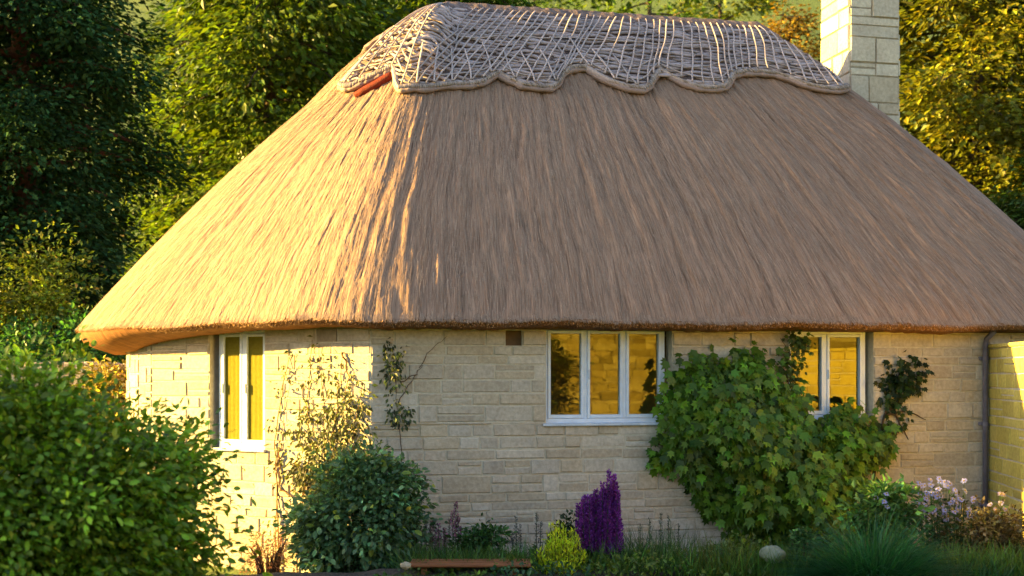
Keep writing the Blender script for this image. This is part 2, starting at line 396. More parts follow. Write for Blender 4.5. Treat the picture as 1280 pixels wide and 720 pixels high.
# bare planted border in front of the wall
ms, nt, b = new_mat('border_soil'); v = coords(nt)
nt.links.new(ramp(nt, noise(nt, v, 18, 6), [(.3, (.03, .02, .012)), (.7, (.10, .07, .045))]), b.inputs['Base Color']); b.inputs['Roughness'].default_value = 1
bump(nt, noise(nt, v, 25, 6), 1, .04, b)
sx_, sy_ = np.meshgrid(np.linspace(-3.2, 9, 90), np.linspace(-2.6, .02, 24)); loc_ = l2w(np.stack([sx_, sy_, 0*sx_], -1).reshape(-1, 3))
loc_[:, 2] = .06+.07*vnoise(loc_[:, 0]*3, loc_[:, 1]*3, 9)+.30*np.clip((-sy_.ravel()-.5)/1.0, 0, 1)*np.clip((2.6+sy_.ravel())/.5, 0, 1); I = np.arange(loc_.shape[0]).reshape(24, 90)
keep = ~((sx_ < 0) & (sy_ > -.01)); q = np.stack([I[:-1, :-1], I[:-1, 1:], I[1:, 1:], I[1:, :-1]], -1).reshape(-1, 4)
struct(mesh_obj('flower_bed_soil', loc_, None, q, ms, smooth=True))

# ------------------------------------------------------------------ cottage
cot = thing('cottage', 'stone cottage with a rounded thatched roof and scalloped ridge, filling the picture', 'cottage', tuple(H0), ANG)
rngS = np.random.default_rng(5)
STC = np.array([[.64, .56, .44], [.60, .53, .41], [.68, .62, .51], [.58, .49, .35], [.54, .48, .39], [.71, .66, .56], [.62, .52, .36]])*np.array([.98, 1, 1.08])
def stone_face(mb, o, a, n, L, z0, z1, openings=(), hmin=.10, hmax=.22, lmin=.18, lmax=.62, prot=(.005, .020), cols=STC, quoin=(0, 0), alen=None):
    """dressed rubble courses as real blocks standing proud of the mortar; openings = (a0,a1,z0,z1)"""
    stops = sorted({z0, z1} | {k for op in openings for k in op[2:4] if z0 < k < z1}); rows = []
    for s0, s1 in zip(stops[:-1], stops[1:]):
        z = s0
        while z < s1-1e-6:
            h = rngS.uniform(hmin, hmax)
            if s1-z-h < hmin*.8: h = s1-z
            rows.append((z, min(z+h, s1))); z += h
    for (ra, rb) in rows:
        cuts = sorted([(op[0], op[1]) for op in openings if op[2] < rb-1e-4 and op[3] > ra+1e-4]); x = 0; spans = []
        for c0, c1 in cuts: spans.append((x, c0)); x = c1
        spans.append((x, L))
        for (p0, p1) in spans:
            x = p0
            while x < p1-.01:
                l = rngS.uniform(lmin, lmax)*(1.25 if rb-ra < .11 else 1)
                if p1-x-l < lmin*.7: l = p1-x
                g = rngS.uniform(.004, .009); e = .010; pr = rngS.uniform(*prot)
                zsplit = [(ra, rb)]
                if rb-ra > .14 and rngS.random() < .22: m = ra+(rb-ra)*rngS.uniform(.4, .6); zsplit = [(ra, m), (m, rb)]
                for (sa, sb) in zsplit:
                    c = (cols[rngS.integers(len(cols))]*.6+cols.mean(0)*.4)*rngS.uniform(.9, 1.08)
                    if rngS.random() < .010: c = c*np.array([.62, .56, .5])
                    j = lambda s=.004: rngS.normal(0, s)
                    base = [(x+g, sa+g), (x+l-g, sa+g), (x+l-g, sb-g), (x+g, sb-g)]
                    fr = [(x+g+e+j(), sa+g+e+j()), (x+l-g-e+j(), sa+g+e+j()), (x+l-g-e+j(), sb-g-e+j()), (x+g+e+j(), sb-g-e+j())]
                    V = [o+a*p+ZX*zz-n*.004 for p, zz in base]+[o+a*p+ZX*zz+n*(pr+j(.0025)) for p, zz in fr]
                    mb.add(V, [[4, 5, 6, 7], [0, 1, 5, 4], [1, 2, 6, 5], [2, 3, 7, 6], [3, 0, 4, 7]], c=c)
                x += l
def backing(mb, o, a, n, L, z0, z1, openings=(), depth=.22):
    xs = sorted({0, L} | {k for op in openings for k in op[:2]}); zs = sorted({z0, z1} | {k for op in openings for k in op[2:4]})
    for x0, x1 in zip(xs[:-1], xs[1:]):
        for y0, y1 in zip(zs[:-1], zs[1:]):
            if any(op[0] <= x0+1e-5 and op[1] >= x1-1e-5 and op[2] <= y0+1e-5 and op[3] >= y1-1e-5 for op in openings): continue
            mb.add([o+a*x+ZX*z for x, z in ((x0, y0), (x1, y0), (x1, y1), (x0, y1))], [[0, 1, 2, 3]])
    for (x0, x1, y0, y1) in openings:   # reveals
        f = lambda x, z, d: o+a*x+ZX*z-n*d
        for (p, q_) in (((x0, y0), (x1, y0)), ((x1, y0), (x1, y1)), ((x1, y1), (x0, y1)), ((x0, y1), (x0, y0))):
            mb.add([f(*p, 0), f(*q_, 0), f(*q_, depth), f(*p, depth)], [[0, 1, 2, 3]])
WT = 3.12
# openings measured on the photograph, as house-local positions
def opn(o, a, n, px0, px1, py_top, py_bot):
    p0 = on_plane(np.array([px0]), np.array([py_top]), o, n)[0]; p1 = on_plane(np.array([px1]), np.array([py_bot]), o, n)[0]
    pc = on_plane(np.array([(px0+px1)/2.]*2), np.array([py_top, py_bot]), o, n)
    return [float((p0-o)@a), float((p1-o)@a), float(pc[1][2]), float(pc[0][2])]
W1 = opn(O3, A_F, N_F, 682.5, 840, 408.5, 529); W2 = opn(O3, A_F, N_F, 985, 1092, 413, 524)
VENT = opn(O3, A_F, N_F, 632, 653, 413, 432)
OL = C1; LL = float(np.linalg.norm(C1))
WL = opn(OL, A_Lr, N_L, 262, 331, 412, 561)
stones = MB(); mort = MB()
FL = 9.2
backing(mort, O3, A_F, N_F, FL, -.3, WT, [W1, W2, VENT]); stone_face(stones, O3, A_F, N_F, FL, -.3, WT, [W1, W2, VENT])
backing(mort, OL, A_Lr, N_L, LL, -.3, WT, [WL]); stone_face(stones, OL, A_Lr, N_L, LL, -.3, WT, [WL])
arc = [C1, np.array([-2.80, 2.42, 0]), np.array([-2.93, 2.68, 0]), np.array([-3.00, 2.94, 0]), np.array([-3.02, 3.2, 0])]
arc += [np.array([p[0], 6.4-p[1], 0]) for p in arc[-2::-1]]
rest = arc+[np.array([0, 6.4, 0]), np.array([9.2, 6.4, 0]), np.array([9.2, 0, 0])]
for p, q_ in zip(rest[:-1], rest[1:]):
    a = unit(p-q_); n = np.array([a[1], -a[0], 0])
    L = float(np.linalg.norm(p-q_)); backing(mort, q_, a, n, L, -.3, WT)
    stone_face(stones, q_, a, n, L, -.3, WT, lmin=min(.16, L*.45), lmax=min(.5, L))
wall = stones.build('wall', M_STONE, cot); mort.build('mortar', M_MORTAR, wall)
# vent recess
mb = MB(); mb.box(O3, A_F, N_F, ZX, (VENT[0], VENT[1]), (-.10, -.07), (VENT[2], VENT[3]))
mb.build('air_vent', M_DARKV, cot)
# timber plate under the thatch
mb = MB(); mb.box(O3, A_F, N_F, ZX, (0, FL), (-.2, .03), (WT-.16, WT-.06), .01); mb.build('wall_plate', M_BEAM, cot)

def window(o, a, n, op, nl, inset, label, pads, glass, sill_out=.06, frame_w=.045, sash=.035, curtain=False):
    x0, x1, z0, z1 = op; fx0, fx1 = x0+pads[0], x1-pads[1]; fm = MB(); d0, d1 = -inset-.06, -inset
    B = lambda m, xa, xb, za, zb, da, db, bev=.004: m.box(o, a, n, ZX, (xa, xb), (da, db), (za, zb), bev)
    B(fm, fx0, fx0+frame_w, z0, z1, d0, d1); B(fm, fx1-frame_w, fx1, z0, z1, d0, d1)
    B(fm, fx0+frame_w, fx1-frame_w, z1-frame_w, z1, d0, d1-.001); B(fm, fx0+frame_w, fx1-frame_w, z0, z0+frame_w*1.3, d0, d1-.001)
    iw = fx1-fx0-2*frame_w; mw = frame_w*.9; lw = (iw-mw*(nl-1))/nl
    for i in range(nl-1):
        xm = fx0+frame_w+(i+1)*lw+i*mw; B(fm, xm, xm+mw, z0+frame_w*1.3, z1-frame_w, d0, d1-.002)
    fr = fm.build('window', M_WHITE, cot); fr['label'] = label
    for i in range(nl):
        xa = fx0+frame_w+i*(lw+mw)+.002; xb = xa+lw-.004; za, zb = z0+frame_w*1.3+.002, z1-frame_w-.002; sm = MB(); s0, s1 = d0-.004, d1+(.004 if curtain else .012)
        B(sm, xa, xa+sash, za, zb, s0, s1); B(sm, xb-sash, xb, za, zb, s0, s1)
        B(sm, xa+sash, xb-sash, zb-sash, zb, s0, s1-.001); B(sm, xa+sash, xb-sash, za, za+sash*1.25, s0, s1-.001)
        sm.build('sash', M_WHITE, fr)
        pm = MB(); gd = d1-.012 if curtain else d0+.02; pm.add([o+a*x+ZX*z+n*gd for x, z in ((xa+sash*.8, za+sash), (xb-sash*.8, za+sash), (xb-sash*.8, zb-sash*.8), (xa+sash*.8, zb-sash*.8))], [[0, 1, 2, 3]])
        pn = pm.build('pane', glass, fr)
        if curtain:
            xs = np.linspace(xa+sash*.9, xb-sash*.9, 30); V = np.vstack([[o+a*x+ZX*z+n*(gd-.012+.0012*math.sin(x*90)) for x in xs] for z in (za+sash*1.2, zb-sash)])
            m = len(xs); mesh_obj('pleated_blind', V, None, [[k, k+1, m+k+1, m+k] for k in range(m-1)], M_CURTAIN, fr, smooth=True)
        if i in (1,) or nl == 2 and i == 0:
            hm = MB(); B(hm, xa+.008, xa+.026, (za+zb)/2-.06, (za+zb)/2+.06, s1, s1+.02, .004); hm.build('handle', M_SILL, fr)
    sm = MB(); B(sm, fx0-.045, fx1+.03, z0-.03, z0+.004, d0, sill_out, .008); sm.build('sill', M_SILL, fr)
    return fr
window(O3, A_F, N_F, W1, 3, .10, 'three-light white window above the purple flowers', (.0, .06), M_GLASS)
window(O3, A_F, N_F, W2, 2, .10, 'two-light white window half hidden by the climber', (.0, .06), M_GLASS)
window(OL, A_Lr, N_L, WL, 2, .07, 'sunlit two-light window on the rounded end', (.09, .0), M_GLASS2, .05, .05, .035, True)
# dark room behind the windows
mr_, nt, b = new_mat('room_plaster'); nt.links.new(ramp(nt, noise(nt, coords(nt), 3), [(.3, (.20, .14, .08)), (.7, (.3, .22, .13))]), b.inputs['Base Color'])
mb = MB(); mb.add([(-.2, .9, 0), (8, .9, 0), (8, 3.5, 0), (-.2, 3.5, 0)], [[0, 1, 2, 3]]); 
mb.add([(.2, 3.6, 0), (9, 3.6, 0), (9, 3.6, 3.0), (.2, 3.6, 3.0)], [[0, 1, 2, 3]]); mb.build('inner_wall', mr_, cot)
# drainpipe
p = on_plane(np.array([1231., 1231.]), np.array([412., 640.]), O3-N_F*-.06, N_F); ux = float(p[0][0])
mb = MB(); mb.tube([(ux, -.07, 0), (ux, -.07, 2.80), (ux, -.10, 2.88), (ux, -.26, 2.97)], .034, 10)
dp = mb.build('drainpipe', M_PIPE, cot, True)
for z in (.7, 1.75, 2.6):
    mb = MB(); mb.tube([(ux, -.07, z), (ux, -.07, z+.05)], .043, 10); mb.box((ux, 0, 0), A_F, N_F, ZX, (-.06, .06), (.0, .06), (z+.004, z+.046), .004)
    mb.build('bracket', M_PIPE, dp)

# ------------------------------------------------------------------ thatch
RL, RR, RV = 1.41, 6.25, 3.2
ZE, ZR = 3.06, 7.71
ctrl = []   # (eave u, eave v, ridge u)
for u in np.linspace(9.6, .35, 26): ctrl.append((u, -.5, RL+(RR-RL)*(u-.35)/(9.6-.35)))
def cs(u, v): ctrl.append((u, v, RL))
cs(0, -.52); cs(-.34, -.43)
for t in np.linspace(.12, 1, 8): cs(-.39-2.62*t, -.46+2.2*t)
cs(-3.38, 2.14); cs(-3.57, 2.58); cs(-3.73, 2.95); cs(-3.77, 3.2)
half = list(ctrl)
for (u, v, r) in half[-2::-1]: ctrl.append((u, 6.4-v, r))
# rounded right end, back to the start
ncl = 9
ER = 10.6
for t in np.linspace(0, PI, 15)[1:-1]:
    ctrl.append((9.6+(ER-9.6)*math.sin(t)**.8, 3.2+3.7*math.cos(t), RR))
ctrl = np.array(ctrl)
cl = np.vstack([ctrl, ctrl[:1]])
seg = np.linalg.norm(np.diff(cl[:, :2], axis=0), axis=1); S_ = np.concatenate([[0], np.cumsum(seg)]); TOT = S_[-1]
def eave(s):
    s = np.mod(s, TOT); 
    e = np.zeros((len(s), 3)); wsum = 0
    for ds, wt in ((-.9, .07), (-.6, .12), (-.3, .18), (0, .26), (.3, .18), (.6, .12), (.9, .07)):
        q = np.mod(s+ds, TOT); e += wt*np.stack([np.interp(q, S_, cl[:, k]) for k in range(3)], 1)
    return e
def g_prof(t): return t+.05*np.sin(PI*t)+.012*(1-np.exp(-t/.03))-.02*np.clip((t-.88)/.12, 0, 1)**2
def roofP(s, t, disp=0.0):
    """s metres round the eave, t 0..1 up the slope; house-local"""
    e = eave(s); E2 = e[:, :2]; R2 = np.stack([e[:, 2], np.full(len(s), RV)], 1)
    p = E2+(R2-E2)*t[:, None]
    zl = ZE-.05*np.clip((-e[:, 0]-1.6)/1.9, 0, 1)+.012*np.sin(s*1.9)+.01*np.sin(s*4.3+1)
    z = zl+(ZR-zl)*g_prof(t)+.07*np.clip((.6-e[:, 0])/.8, 0, 1)*np.sin(PI*t)+.16*np.clip((.6-e[:, 0])/.8, 0, 1)*np.sin(PI*np.clip((t-.60)/.40, 0, 1))
    return np.column_stack([p, z])
def roofN(s, t):
    h = .03; a = roofP(s+h, t)-roofP(s-h, t); b = roofP(s, np.minimum(t+.01, 1))-roofP(s, np.maximum(t-.01, 0))
    a = np.where(np.linalg.norm(a, axis=1, keepdims=True) < 1e-4, roofP(s+h, t*.98)-roofP(s-h, t*.98), a)
    n = unit(np.cross(a, b)); n = np.where(n[:, 2:3] < 0, -n, n); return n
# columns: dense on the sides the photo sees
s_front = S_[len(half)-1]
cols = np.concatenate([np.arange(0, s_front+2.0, .0125), np.arange(s_front+2.0, TOT-.05, .06)])
cols = cols[cols < TOT-.005]; rows_t = np.concatenate([np.linspace(0, .06, 12)[:-1], np.linspace(.06, .985, 300), [1.0]])
def slope_len(s): return np.linalg.norm(roofP(s, np.ones(len(s)))-roofP(s, np.zeros(len(s))), axis=1)
SLn = slope_len(cols)
SS, TT = np.meshgrid(cols, rows_t); ss = SS.ravel(); tt = TT.ravel(); Lm = np.tile(SLn, len(rows_t))
base = roofP(ss, tt); nrm = roofN(ss, tt)
# convergence: straws fan, so count strands at the eave but let them thin out towards the top
m_ = tt*Lm; wob = .022*np.sin(m_*2.1+ss*.9)+.010*np.sin(m_*5.3+ss*2.3)+.07*(vnoise(ss*.7, m_*.6, 21)-.5)
x_ = ss+wob
conv = 1-.55*tt
dsp = (.036*(vnoise(x_*8, m_*.55, 1)-.5)+.030*(vnoise(x_*16, m_*1.7, 2)-.5)+.018*(vnoise(x_*34, m_*3.2, 3)-.5)+.035*(vnoise(ss*1.1, m_*.5, 4)-.5))
dsp += .010*(vnoise(x_*60, m_*10, 5)-.5)-.034*np.clip((vnoise(x_*11+.6*m_*0, m_*.75, 6)-.66)/.34, 0, 1)
lit_ = np.clip((base[:, 0]*-1+1.3)/2.4, 0, 1); dsp *= 1-.70*lit_
dsp *= np.clip(tt/.02, .5, 1)*np.clip((1-tt)/.03, 0, 1)*(.55+.45*conv)
V = base+nrm*dsp[:, None]
nc, nr = len(cols), len(rows_t); I = np.arange(nc*nr).reshape(nr, nc); I2 = np.roll(I, -1, axis=1)
q = np.stack([I[:-1], I2[:-1], I2[1:], I[1:]], -1).reshape(-1, 4)
uvs = np.column_stack([x_, m_])
roof = mesh_obj('roof', V, None, q, M_THATCH, cot, smooth=True, uv=uvs)
# thick cut eave and underside, running in to the wall
e0 = V.reshape(nr, nc, 3)[0]
wallc = eave(cols)
inward = unit(np.column_stack([wallc[:, 2]-wallc[:, 0], np.clip(RV-wallc[:, 1], -1.2, 1.2)*2.2]))
fl = (wallc[:, 1] < 0) & (wallc[:, 0] > .2); inward[fl] = np.array([0, 1.])
r_in = [(0, 0, 0), (.02, -.035, .2), (.08, -.07, .5), (.2, -.085, .7), (.42, -.10, 1), (.75, -.09, 1)]
lf = np.clip((-wallc[:, 0]-2.3)/1.1, 0, 1)**1.3   # underside hangs lower towards the rounded nose
ring = []
for k, (d, dz, f) in enumerate(r_in):
    jj = .010*(vnoise(cols*30, cols*0+k, 8)-.5)
    ring.append(np.column_stack([e0[:, 0]+inward[:, 0]*d, e0[:, 1]+inward[:, 1]*d, e0[:, 2]+dz-f*lf*.20+jj]))
RV_ = np.vstack(ring); I = np.arange(nc*len(r_in)).reshape(-1, nc); I2 = np.roll(I, -1, axis=1)
q = np.stack([I[:-1], I[1:], I2[1:], I2[:-1]], -1).reshape(-1, 4)
uvr = np.column_stack([np.tile(cols, len(r_in)), np.repeat([d*2 for d, _, _ in r_in], nc)])
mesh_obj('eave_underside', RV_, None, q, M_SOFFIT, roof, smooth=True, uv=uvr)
# loose straws lying on the slope and fringing the eave
rng = np.random.default_rng(11); n = 52000
s = rng.uniform(0, s_front+1.2, n); t = rng.random(n)**.9*.82; k = rng.random(n) < .12; t[k] = rng.random(k.sum())*.01
L = rng.uniform(.07, .26, n); sl_ = slope_len(s); dt = L/sl_
def disp_at(s, t):
    m = t*slope_len(s); x = s+.022*np.sin(m*2.1+s*.9)+.010*np.sin(m*5.3+s*2.3)+.07*(vnoise(s*.7, m*.6, 21)-.5)
    d = (.036*(vnoise(x*8, m*.55, 1)-.5)+.030*(vnoise(x*16, m*1.7, 2)-.5)+.018*(vnoise(x*34, m*3.2, 3)-.5)+.035*(vnoise(s*1.1, m*.5, 4)-.5))
    return d*(.55+.45*(1-.55*t))*(1-.70*np.clip((roofP(s, t)[:, 0]*-1+1.3)/2.4, 0, 1))
sw = rng.normal(0, .010, n)
pa = roofP(s, t)+roofN(s, t)*(disp_at(s, t)+.002)[:, None]
s2 = s+sw; t2 = np.clip(t-dt, 0, 1)
pb = roofP(s2, t2)+roofN(s2, t2)*(disp_at(s2, t2)+rng.uniform(.004, .016, n))[:, None]
low = t-dt < 0; dirv = unit(roofP(s, np.zeros(n))-roofP(s, np.full(n, .05))); pb[low] += dirv[low]*(dt-t)[low, None]*sl_[low, None]*.22
wd = rng.uniform(.0016, .0034, n)[:, None]; sd = unit(np.cross(pb-pa, roofN(s, t)))
Vs = np.stack([pa-sd*wd, pa+sd*wd, pb+sd*wd*.5, pb-sd*wd*.5], 1).reshape(-1, 3)
q = (np.arange(n)*4)[:, None]+np.arange(4)
ct = np.array([.385, .25, .17])*np.exp(rng.normal(0, .16, (n, 1)))
mesh_obj('loose_straw', Vs, None, q, M_TINT, roof, np.repeat(ct, 4, 0))['kind'] = 'stuff'

# ragged cut reed ends under the lip
n = 16000; s = rng.uniform(0, s_front+1.0, n); e_ = np.stack([np.interp(s, cols, e0[:, k]) for k in range(3)], 1)
iw = np.stack([np.interp(s, cols, inward[:, k]) for k in range(2)], 1); dn = rng.random(n)**1.5
pa = e_+np.column_stack([iw*(dn*.10)[:, None], -.005-dn*.055]); dd = unit(np.column_stack([-iw*.55, -np.ones(n)])+rng.normal(0, .22, (n, 3)))
pb = pa+dd*rng.uniform(.012, .040, n)[:, None]; sd = unit(np.column_stack([-iw[:, 1], iw[:, 0], np.zeros(n)])); wd = rng.uniform(.0022, .0045, n)[:, None]
Vs = np.stack([pa-sd*wd, pa+sd*wd, pb+sd*wd*.8, pb-sd*wd*.8], 1).reshape(-1, 3); q = (np.arange(n)*4)[:, None]+np.arange(4)
ct = np.array([.36, .20, .10])*np.exp(rng.normal(0, .45, (n, 1)))
mesh_obj('reed_ends', Vs, None, q, M_TINT, roof, np.repeat(ct, 4, 0))['kind'] = 'stuff'

# ------------------------------------------------------------------ scalloped ridge
grid_s = np.arange(0, s_front+.6, .02); grid_t = np.linspace(.45, .99, 220)
GS, GT = np.meshgrid(grid_s, grid_t); gp = roofP(GS.ravel(), GT.ravel())+roofN(GS.ravel(), GT.ravel())*.03; gw = l2w(gp)
gpx = HX+F*gw[:, 0]/gw[:, 1]; gpy = HY-F*(gw[:, 2]-CZ)/gw[:, 1]
edge = [(425,110),(432,113),(440,112),(466,100),(492,88),(494,92),(499,115),(530,114),(560,110),(585,110),(604,106),(616,99),(622,95),(636,103),(652,110),(672,113),(690,113),(699,107),(704,96),(712,90),(724,88),(732,89),
        (745,97),(762,106),(785,113),(804,115),(812,110),(818,100),(825,92),(836,98),(852,106),(872,113),(890,115),(905,112),(912,105),(916,97),(930,94),(950,94),(968,96),(985,101),(1005,109),(1025,114),(1045,116),(1056,114),(1062,108)]
es, et = [], []
for (ex, ey) in edge:
    k = int(np.argmin((gpx-ex)**2+(gpy-ey)**2)); es.append(GS.ravel()[k]); et.append(GT.ravel()[k])
es = np.array(es); et = np.array(et); o_ = np.argsort(es); es, et = es[o_], et[o_]
s_lo, s_hi = es[0], es[-1]
def cap_t(s):
    s = np.mod(s, TOT); out = np.interp(s, es, et)
    hid = (s > s_hi) | (s < s_lo)
    sc_t = .80-.045*np.abs(np.sin(s*PI/1.5)); return np.where(hid, sc_t, out)
ccols = np.concatenate([np.arange(s_lo, s_hi, .012), np.arange(s_hi+.02, s_lo+TOT, .05)])
ccols = ccols[(ccols < s_lo+TOT-.01)]
nrow = 130; fr = np.linspace(0, 1, nrow)
CT = cap_t(ccols); kern = np.array([1, 2, 3, 2, 1.])/9
SS, FF = np.meshgrid(ccols, fr); TTc = CT[None]+(1-CT[None])*FF; ss, tt = SS.ravel(), TTc.ravel(); ff = FF.ravel()
bs = roofP(ss, tt); nn = roofN(ss, tt); wv = np.clip((tt-.90)/.10, 0, 1)[:, None]**1.5; nn = unit(nn*(1-wv)+np.array([0, 0, 1.])*wv)
slc = slope_len(ccols); mm = tt*np.tile(slc, nrow)
# twisted horizontal hanks: rows of knuckled straw rope running along the ridge
row_h = .105
ridx = bs[:, 2]/row_h*.9+.35*(vnoise(bs[:, 0]*1.3+bs[:, 1], bs[:, 2]*.6, 31)-.5)
along = (np.where(nn[:, 0] < -.3, bs[:, 1]*1.0, bs[:, 0]))+bs[:, 0]*.3
rr = np.abs(np.mod(ridx, 1)-.5)*2
rough = vnoise(bs[:, 0]*9+bs[:, 1]*7, ridx*2.0, 33)
knot = (1-rr**2)*(.35+.65*rough)
d = .058+.016*knot+.012*(vnoise(bs[:, 0]*22+bs[:, 1]*17, bs[:, 2]*26, 34)-.5)
topb = np.clip((tt-.93)/.07, 0, 1); d = d*(1-topb)+(.15+.02*vnoise(bs[:, 0]*14, bs[:, 1]*14, 35))*topb
d *= np.clip(ff/.01, .35, 1)
Vc = bs+nn*d[:, None]
skirt = roofP(ccols, CT)+roofN(ccols, CT)*-.03
Vc = np.vstack([skirt, Vc]); nc2 = len(ccols); I = np.arange(nc2*(nrow+1)).reshape(-1, nc2); I2 = np.roll(I, -1, axis=1)
q = np.stack([I[:-1], I2[:-1], I2[1:], I[1:]], -1).reshape(-1, 4)
uvc = np.column_stack([np.concatenate([ccols, mm*.6+bs[:, 0]*.2]), np.concatenate([ccols*0, along*3])])
ridge = mesh_obj('ridge_cap', Vc, None, q, M_RIDGE, roof, smooth=True, uv=uvc)
# rods (liggers) pinned over the ridge
def capP(s, t, h):
    s = np.asarray(s, float); t = np.asarray(t, float); nn = roofN(s, t); wv = np.clip((t-.90)/.10, 0, 1)[:, None]**1.5
    nn = unit(nn*(1-wv)+np.array([0, 0, 1.])*wv); return roofP(s, t)+nn*h
RC = (.47, .38, .36)
sb = np.arange(s_lo, s_hi+.3, .03); ct = cap_t(sb)
mb = MB(); rj = np.random.default_rng(4); ej = lambda a: .75+.5*vnoise(sb*9+a, sb*0, 6)
mb.tube(capP(sb, ct+.005, .078), .034*ej(0), 7, (.40, .31, .28)); mb.tube(capP(sb, ct-.002, .052), .036*ej(5), 7, (.30, .21, .18)); mb.tube(capP(sb, ct+.001, .020), .034*ej(9), 6, (.16, .10, .08))
for i in range(len(sb)*2):   # binding straws wound over the roll
    s1 = rj.uniform(s_lo, s_hi); c1 = float(cap_t(np.array([s1]))[0]); q1 = np.linspace(-1, 1, 6)
    mb.tube(capP(s1+q1*.03, c1+.004+q1*.007, (.078+.034*np.sqrt(1.05-q1**2))[:, None]), .006, 4, np.array([.42, .33, .28])*rj.uniform(.6, 1.2))
mb.build('edge_roll', M_TINT, ridge, True)
mb = MB(); rng = np.random.default_rng(8)
span = s_hi-s_lo
i0 = 0
rowsx = []
for rt in (.0,):
    pass
# hanks of twisted straw lying in rows along the ridge, under the rods
hk = MB(); HCOL = np.array([.44, .35, .345])
for j, tr in enumerate(np.arange(.56, .985, .0125)):
    sv = s_lo+.02
    while sv < s_hi-.05:
        cone = sv > s_front-4.3; far_ = min(3., .34/max(.06, 1-tr)) if cone else .9
        L_ = rng.uniform(.5, 1.3)*far_; q_ = np.linspace(0, 1, 9); s1 = sv+q_*L_
        t1 = tr+rng.normal(0, .0028)+(q_-.5)*rng.uniform(-.014, .020)+.003*np.sin(q_*7+j+sv)
        ok = (t1 > cap_t(s1)+.006) & (s1 < s_hi-.02) & (t1 < .985)
        if ok.sum() > 3: hk.tube(capP(s1[ok], t1[ok], .082+rng.uniform(-.006, .016)), (.020 if cone else .027)*(np.sin(PI*q_[ok])**.4*.6+.4)*rng.uniform(.75, 1.1), 6, HCOL*rng.uniform(.65, 1.15))
        sv += L_*rng.uniform(.8, 1.12)
hk.build('straw_hanks', M_TINT, ridge, True)
# bent hazel rods, leaning with the slope
for k in range(62):
    s0 = s_lo+.10+span*(k+rng.uniform(-.07, .07))/62
    if s0 > s_hi-.05: continue
    front = s0 < s_front-5.0
    if not front and k % 3: continue
    tlo = float(cap_t(np.array([s0]))[0])
    for sg in ((1, -1) if (k % 2 == 0 and front and s0 > s_lo+span*.38) else (1,)):
        hi_t = .972 if sg > 0 else tlo+.13
        tv = np.linspace(tlo+.008, hi_t, 18); f = (tv-tlo)/(1-tlo)
        sv = s0+((-1.7 if sg > 0 else .55)*f**1.15 if front else .12*f)+.015*np.sin(tv*40+k)
        ok = (tv > cap_t(sv)+.004) & (sv > s_lo+.02) & (sv < s_hi-.02)
        if ok.sum() > 3: mb.tube(capP(sv[ok], tv[ok], .128+.006*math.sin(k)), .0125, 5, np.array(RC)*rng.uniform(.75, 1.1))
# rods running along, and a second line following each scallop
for lev, st_ in ((.10, .0), (.22, .0), (.55, .1)):
    sv = np.arange(s_lo+.05, s_hi-.03, .04); tc = cap_t(sv)
    tm = np.convolve(np.pad(tc, 30, mode='edge'), np.ones(61)/61, 'valid'); tc = tc*(1-lev)+tm*lev
    tv = tc+(.975-tc)*lev+.006*np.sin(sv*3+lev*20); mb.tube(capP(sv, tv, .122), .0115, 5, np.array(RC)*rng.uniform(.8, 1.05))
mb.build('ridge_rods', M_TINT, ridge, True)
# added roll painted red for bounced light in the notch under the left tongue
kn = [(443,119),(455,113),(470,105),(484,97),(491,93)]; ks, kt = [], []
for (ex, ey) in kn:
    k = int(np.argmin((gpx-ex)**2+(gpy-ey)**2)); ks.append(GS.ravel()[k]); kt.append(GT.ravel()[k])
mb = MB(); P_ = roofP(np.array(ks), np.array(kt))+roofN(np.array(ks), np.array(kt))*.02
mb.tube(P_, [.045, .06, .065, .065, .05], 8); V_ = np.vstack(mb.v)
mesh_obj('bounce_red_edge', V_, np.vstack(mb.t), np.vstack(mb.q), M_BOUNCERED, roof, smooth=True, uv=V_[:, :2]*2)

# ------------------------------------------------------------------ chimney
ch = MB(); cm = MB(); w_, d_ = .83, .95
pc = w2l(at(1062.5, 100, 18.6)); cu, cv = float(pc[0]), float(pc[1])
COLC = np.array([[.64, .60, .51], [.68, .65, .57], [.54, .46, .34], [.66, .62, .53], [.70, .67, .60]])
for (o, a, n, L) in ((np.array([cu, cv, 0]), A_F, N_F, w_), (np.array([cu, cv+d_, 0]), -VX*0+np.array([0, -1., 0]), np.array([-1., 0, 0]), d_),
                     (np.array([cu+w_, cv, 0]), np.array([0, 1., 0]), np.array([1., 0, 0]), d_), (np.array([cu+w_, cv+d_, 0]), np.array([-1., 0, 0]), np.array([0, 1., 0]), w_)):
    backing(cm, o, a, n, L, 4.0, 9.35); stone_face(ch, o, a, n, L, 4.0, 9.35, hmin=.17, hmax=.42, lmin=.30, lmax=.66, prot=(.010, .035), cols=COLC)
chim = ch.build('chimney', M_STONE, cot); cm.build('mortar', M_MORTAR2, chim)
mb = MB(); cc = np.array([cu+w_/2, cv+d_/2, 0])
mb.box(cc, A_F, -N_F, ZX, (-w_/2-.09, w_/2+.09), (-d_/2-.09, d_/2+.09), (9.35, 9.5), .02, (.58, .52, .4)); mb.build('chimney_cap', M_STONE, chim)
mb = MB()
for dx in (-.18, .18): mb.tube([cc+np.array([dx, 0, 9.5]), cc+np.array([dx, 0, 9.95])], [.12, .10], 12, (.45, .2, .1))
mb.build('chimney_pot', M_TINT, chim, True)

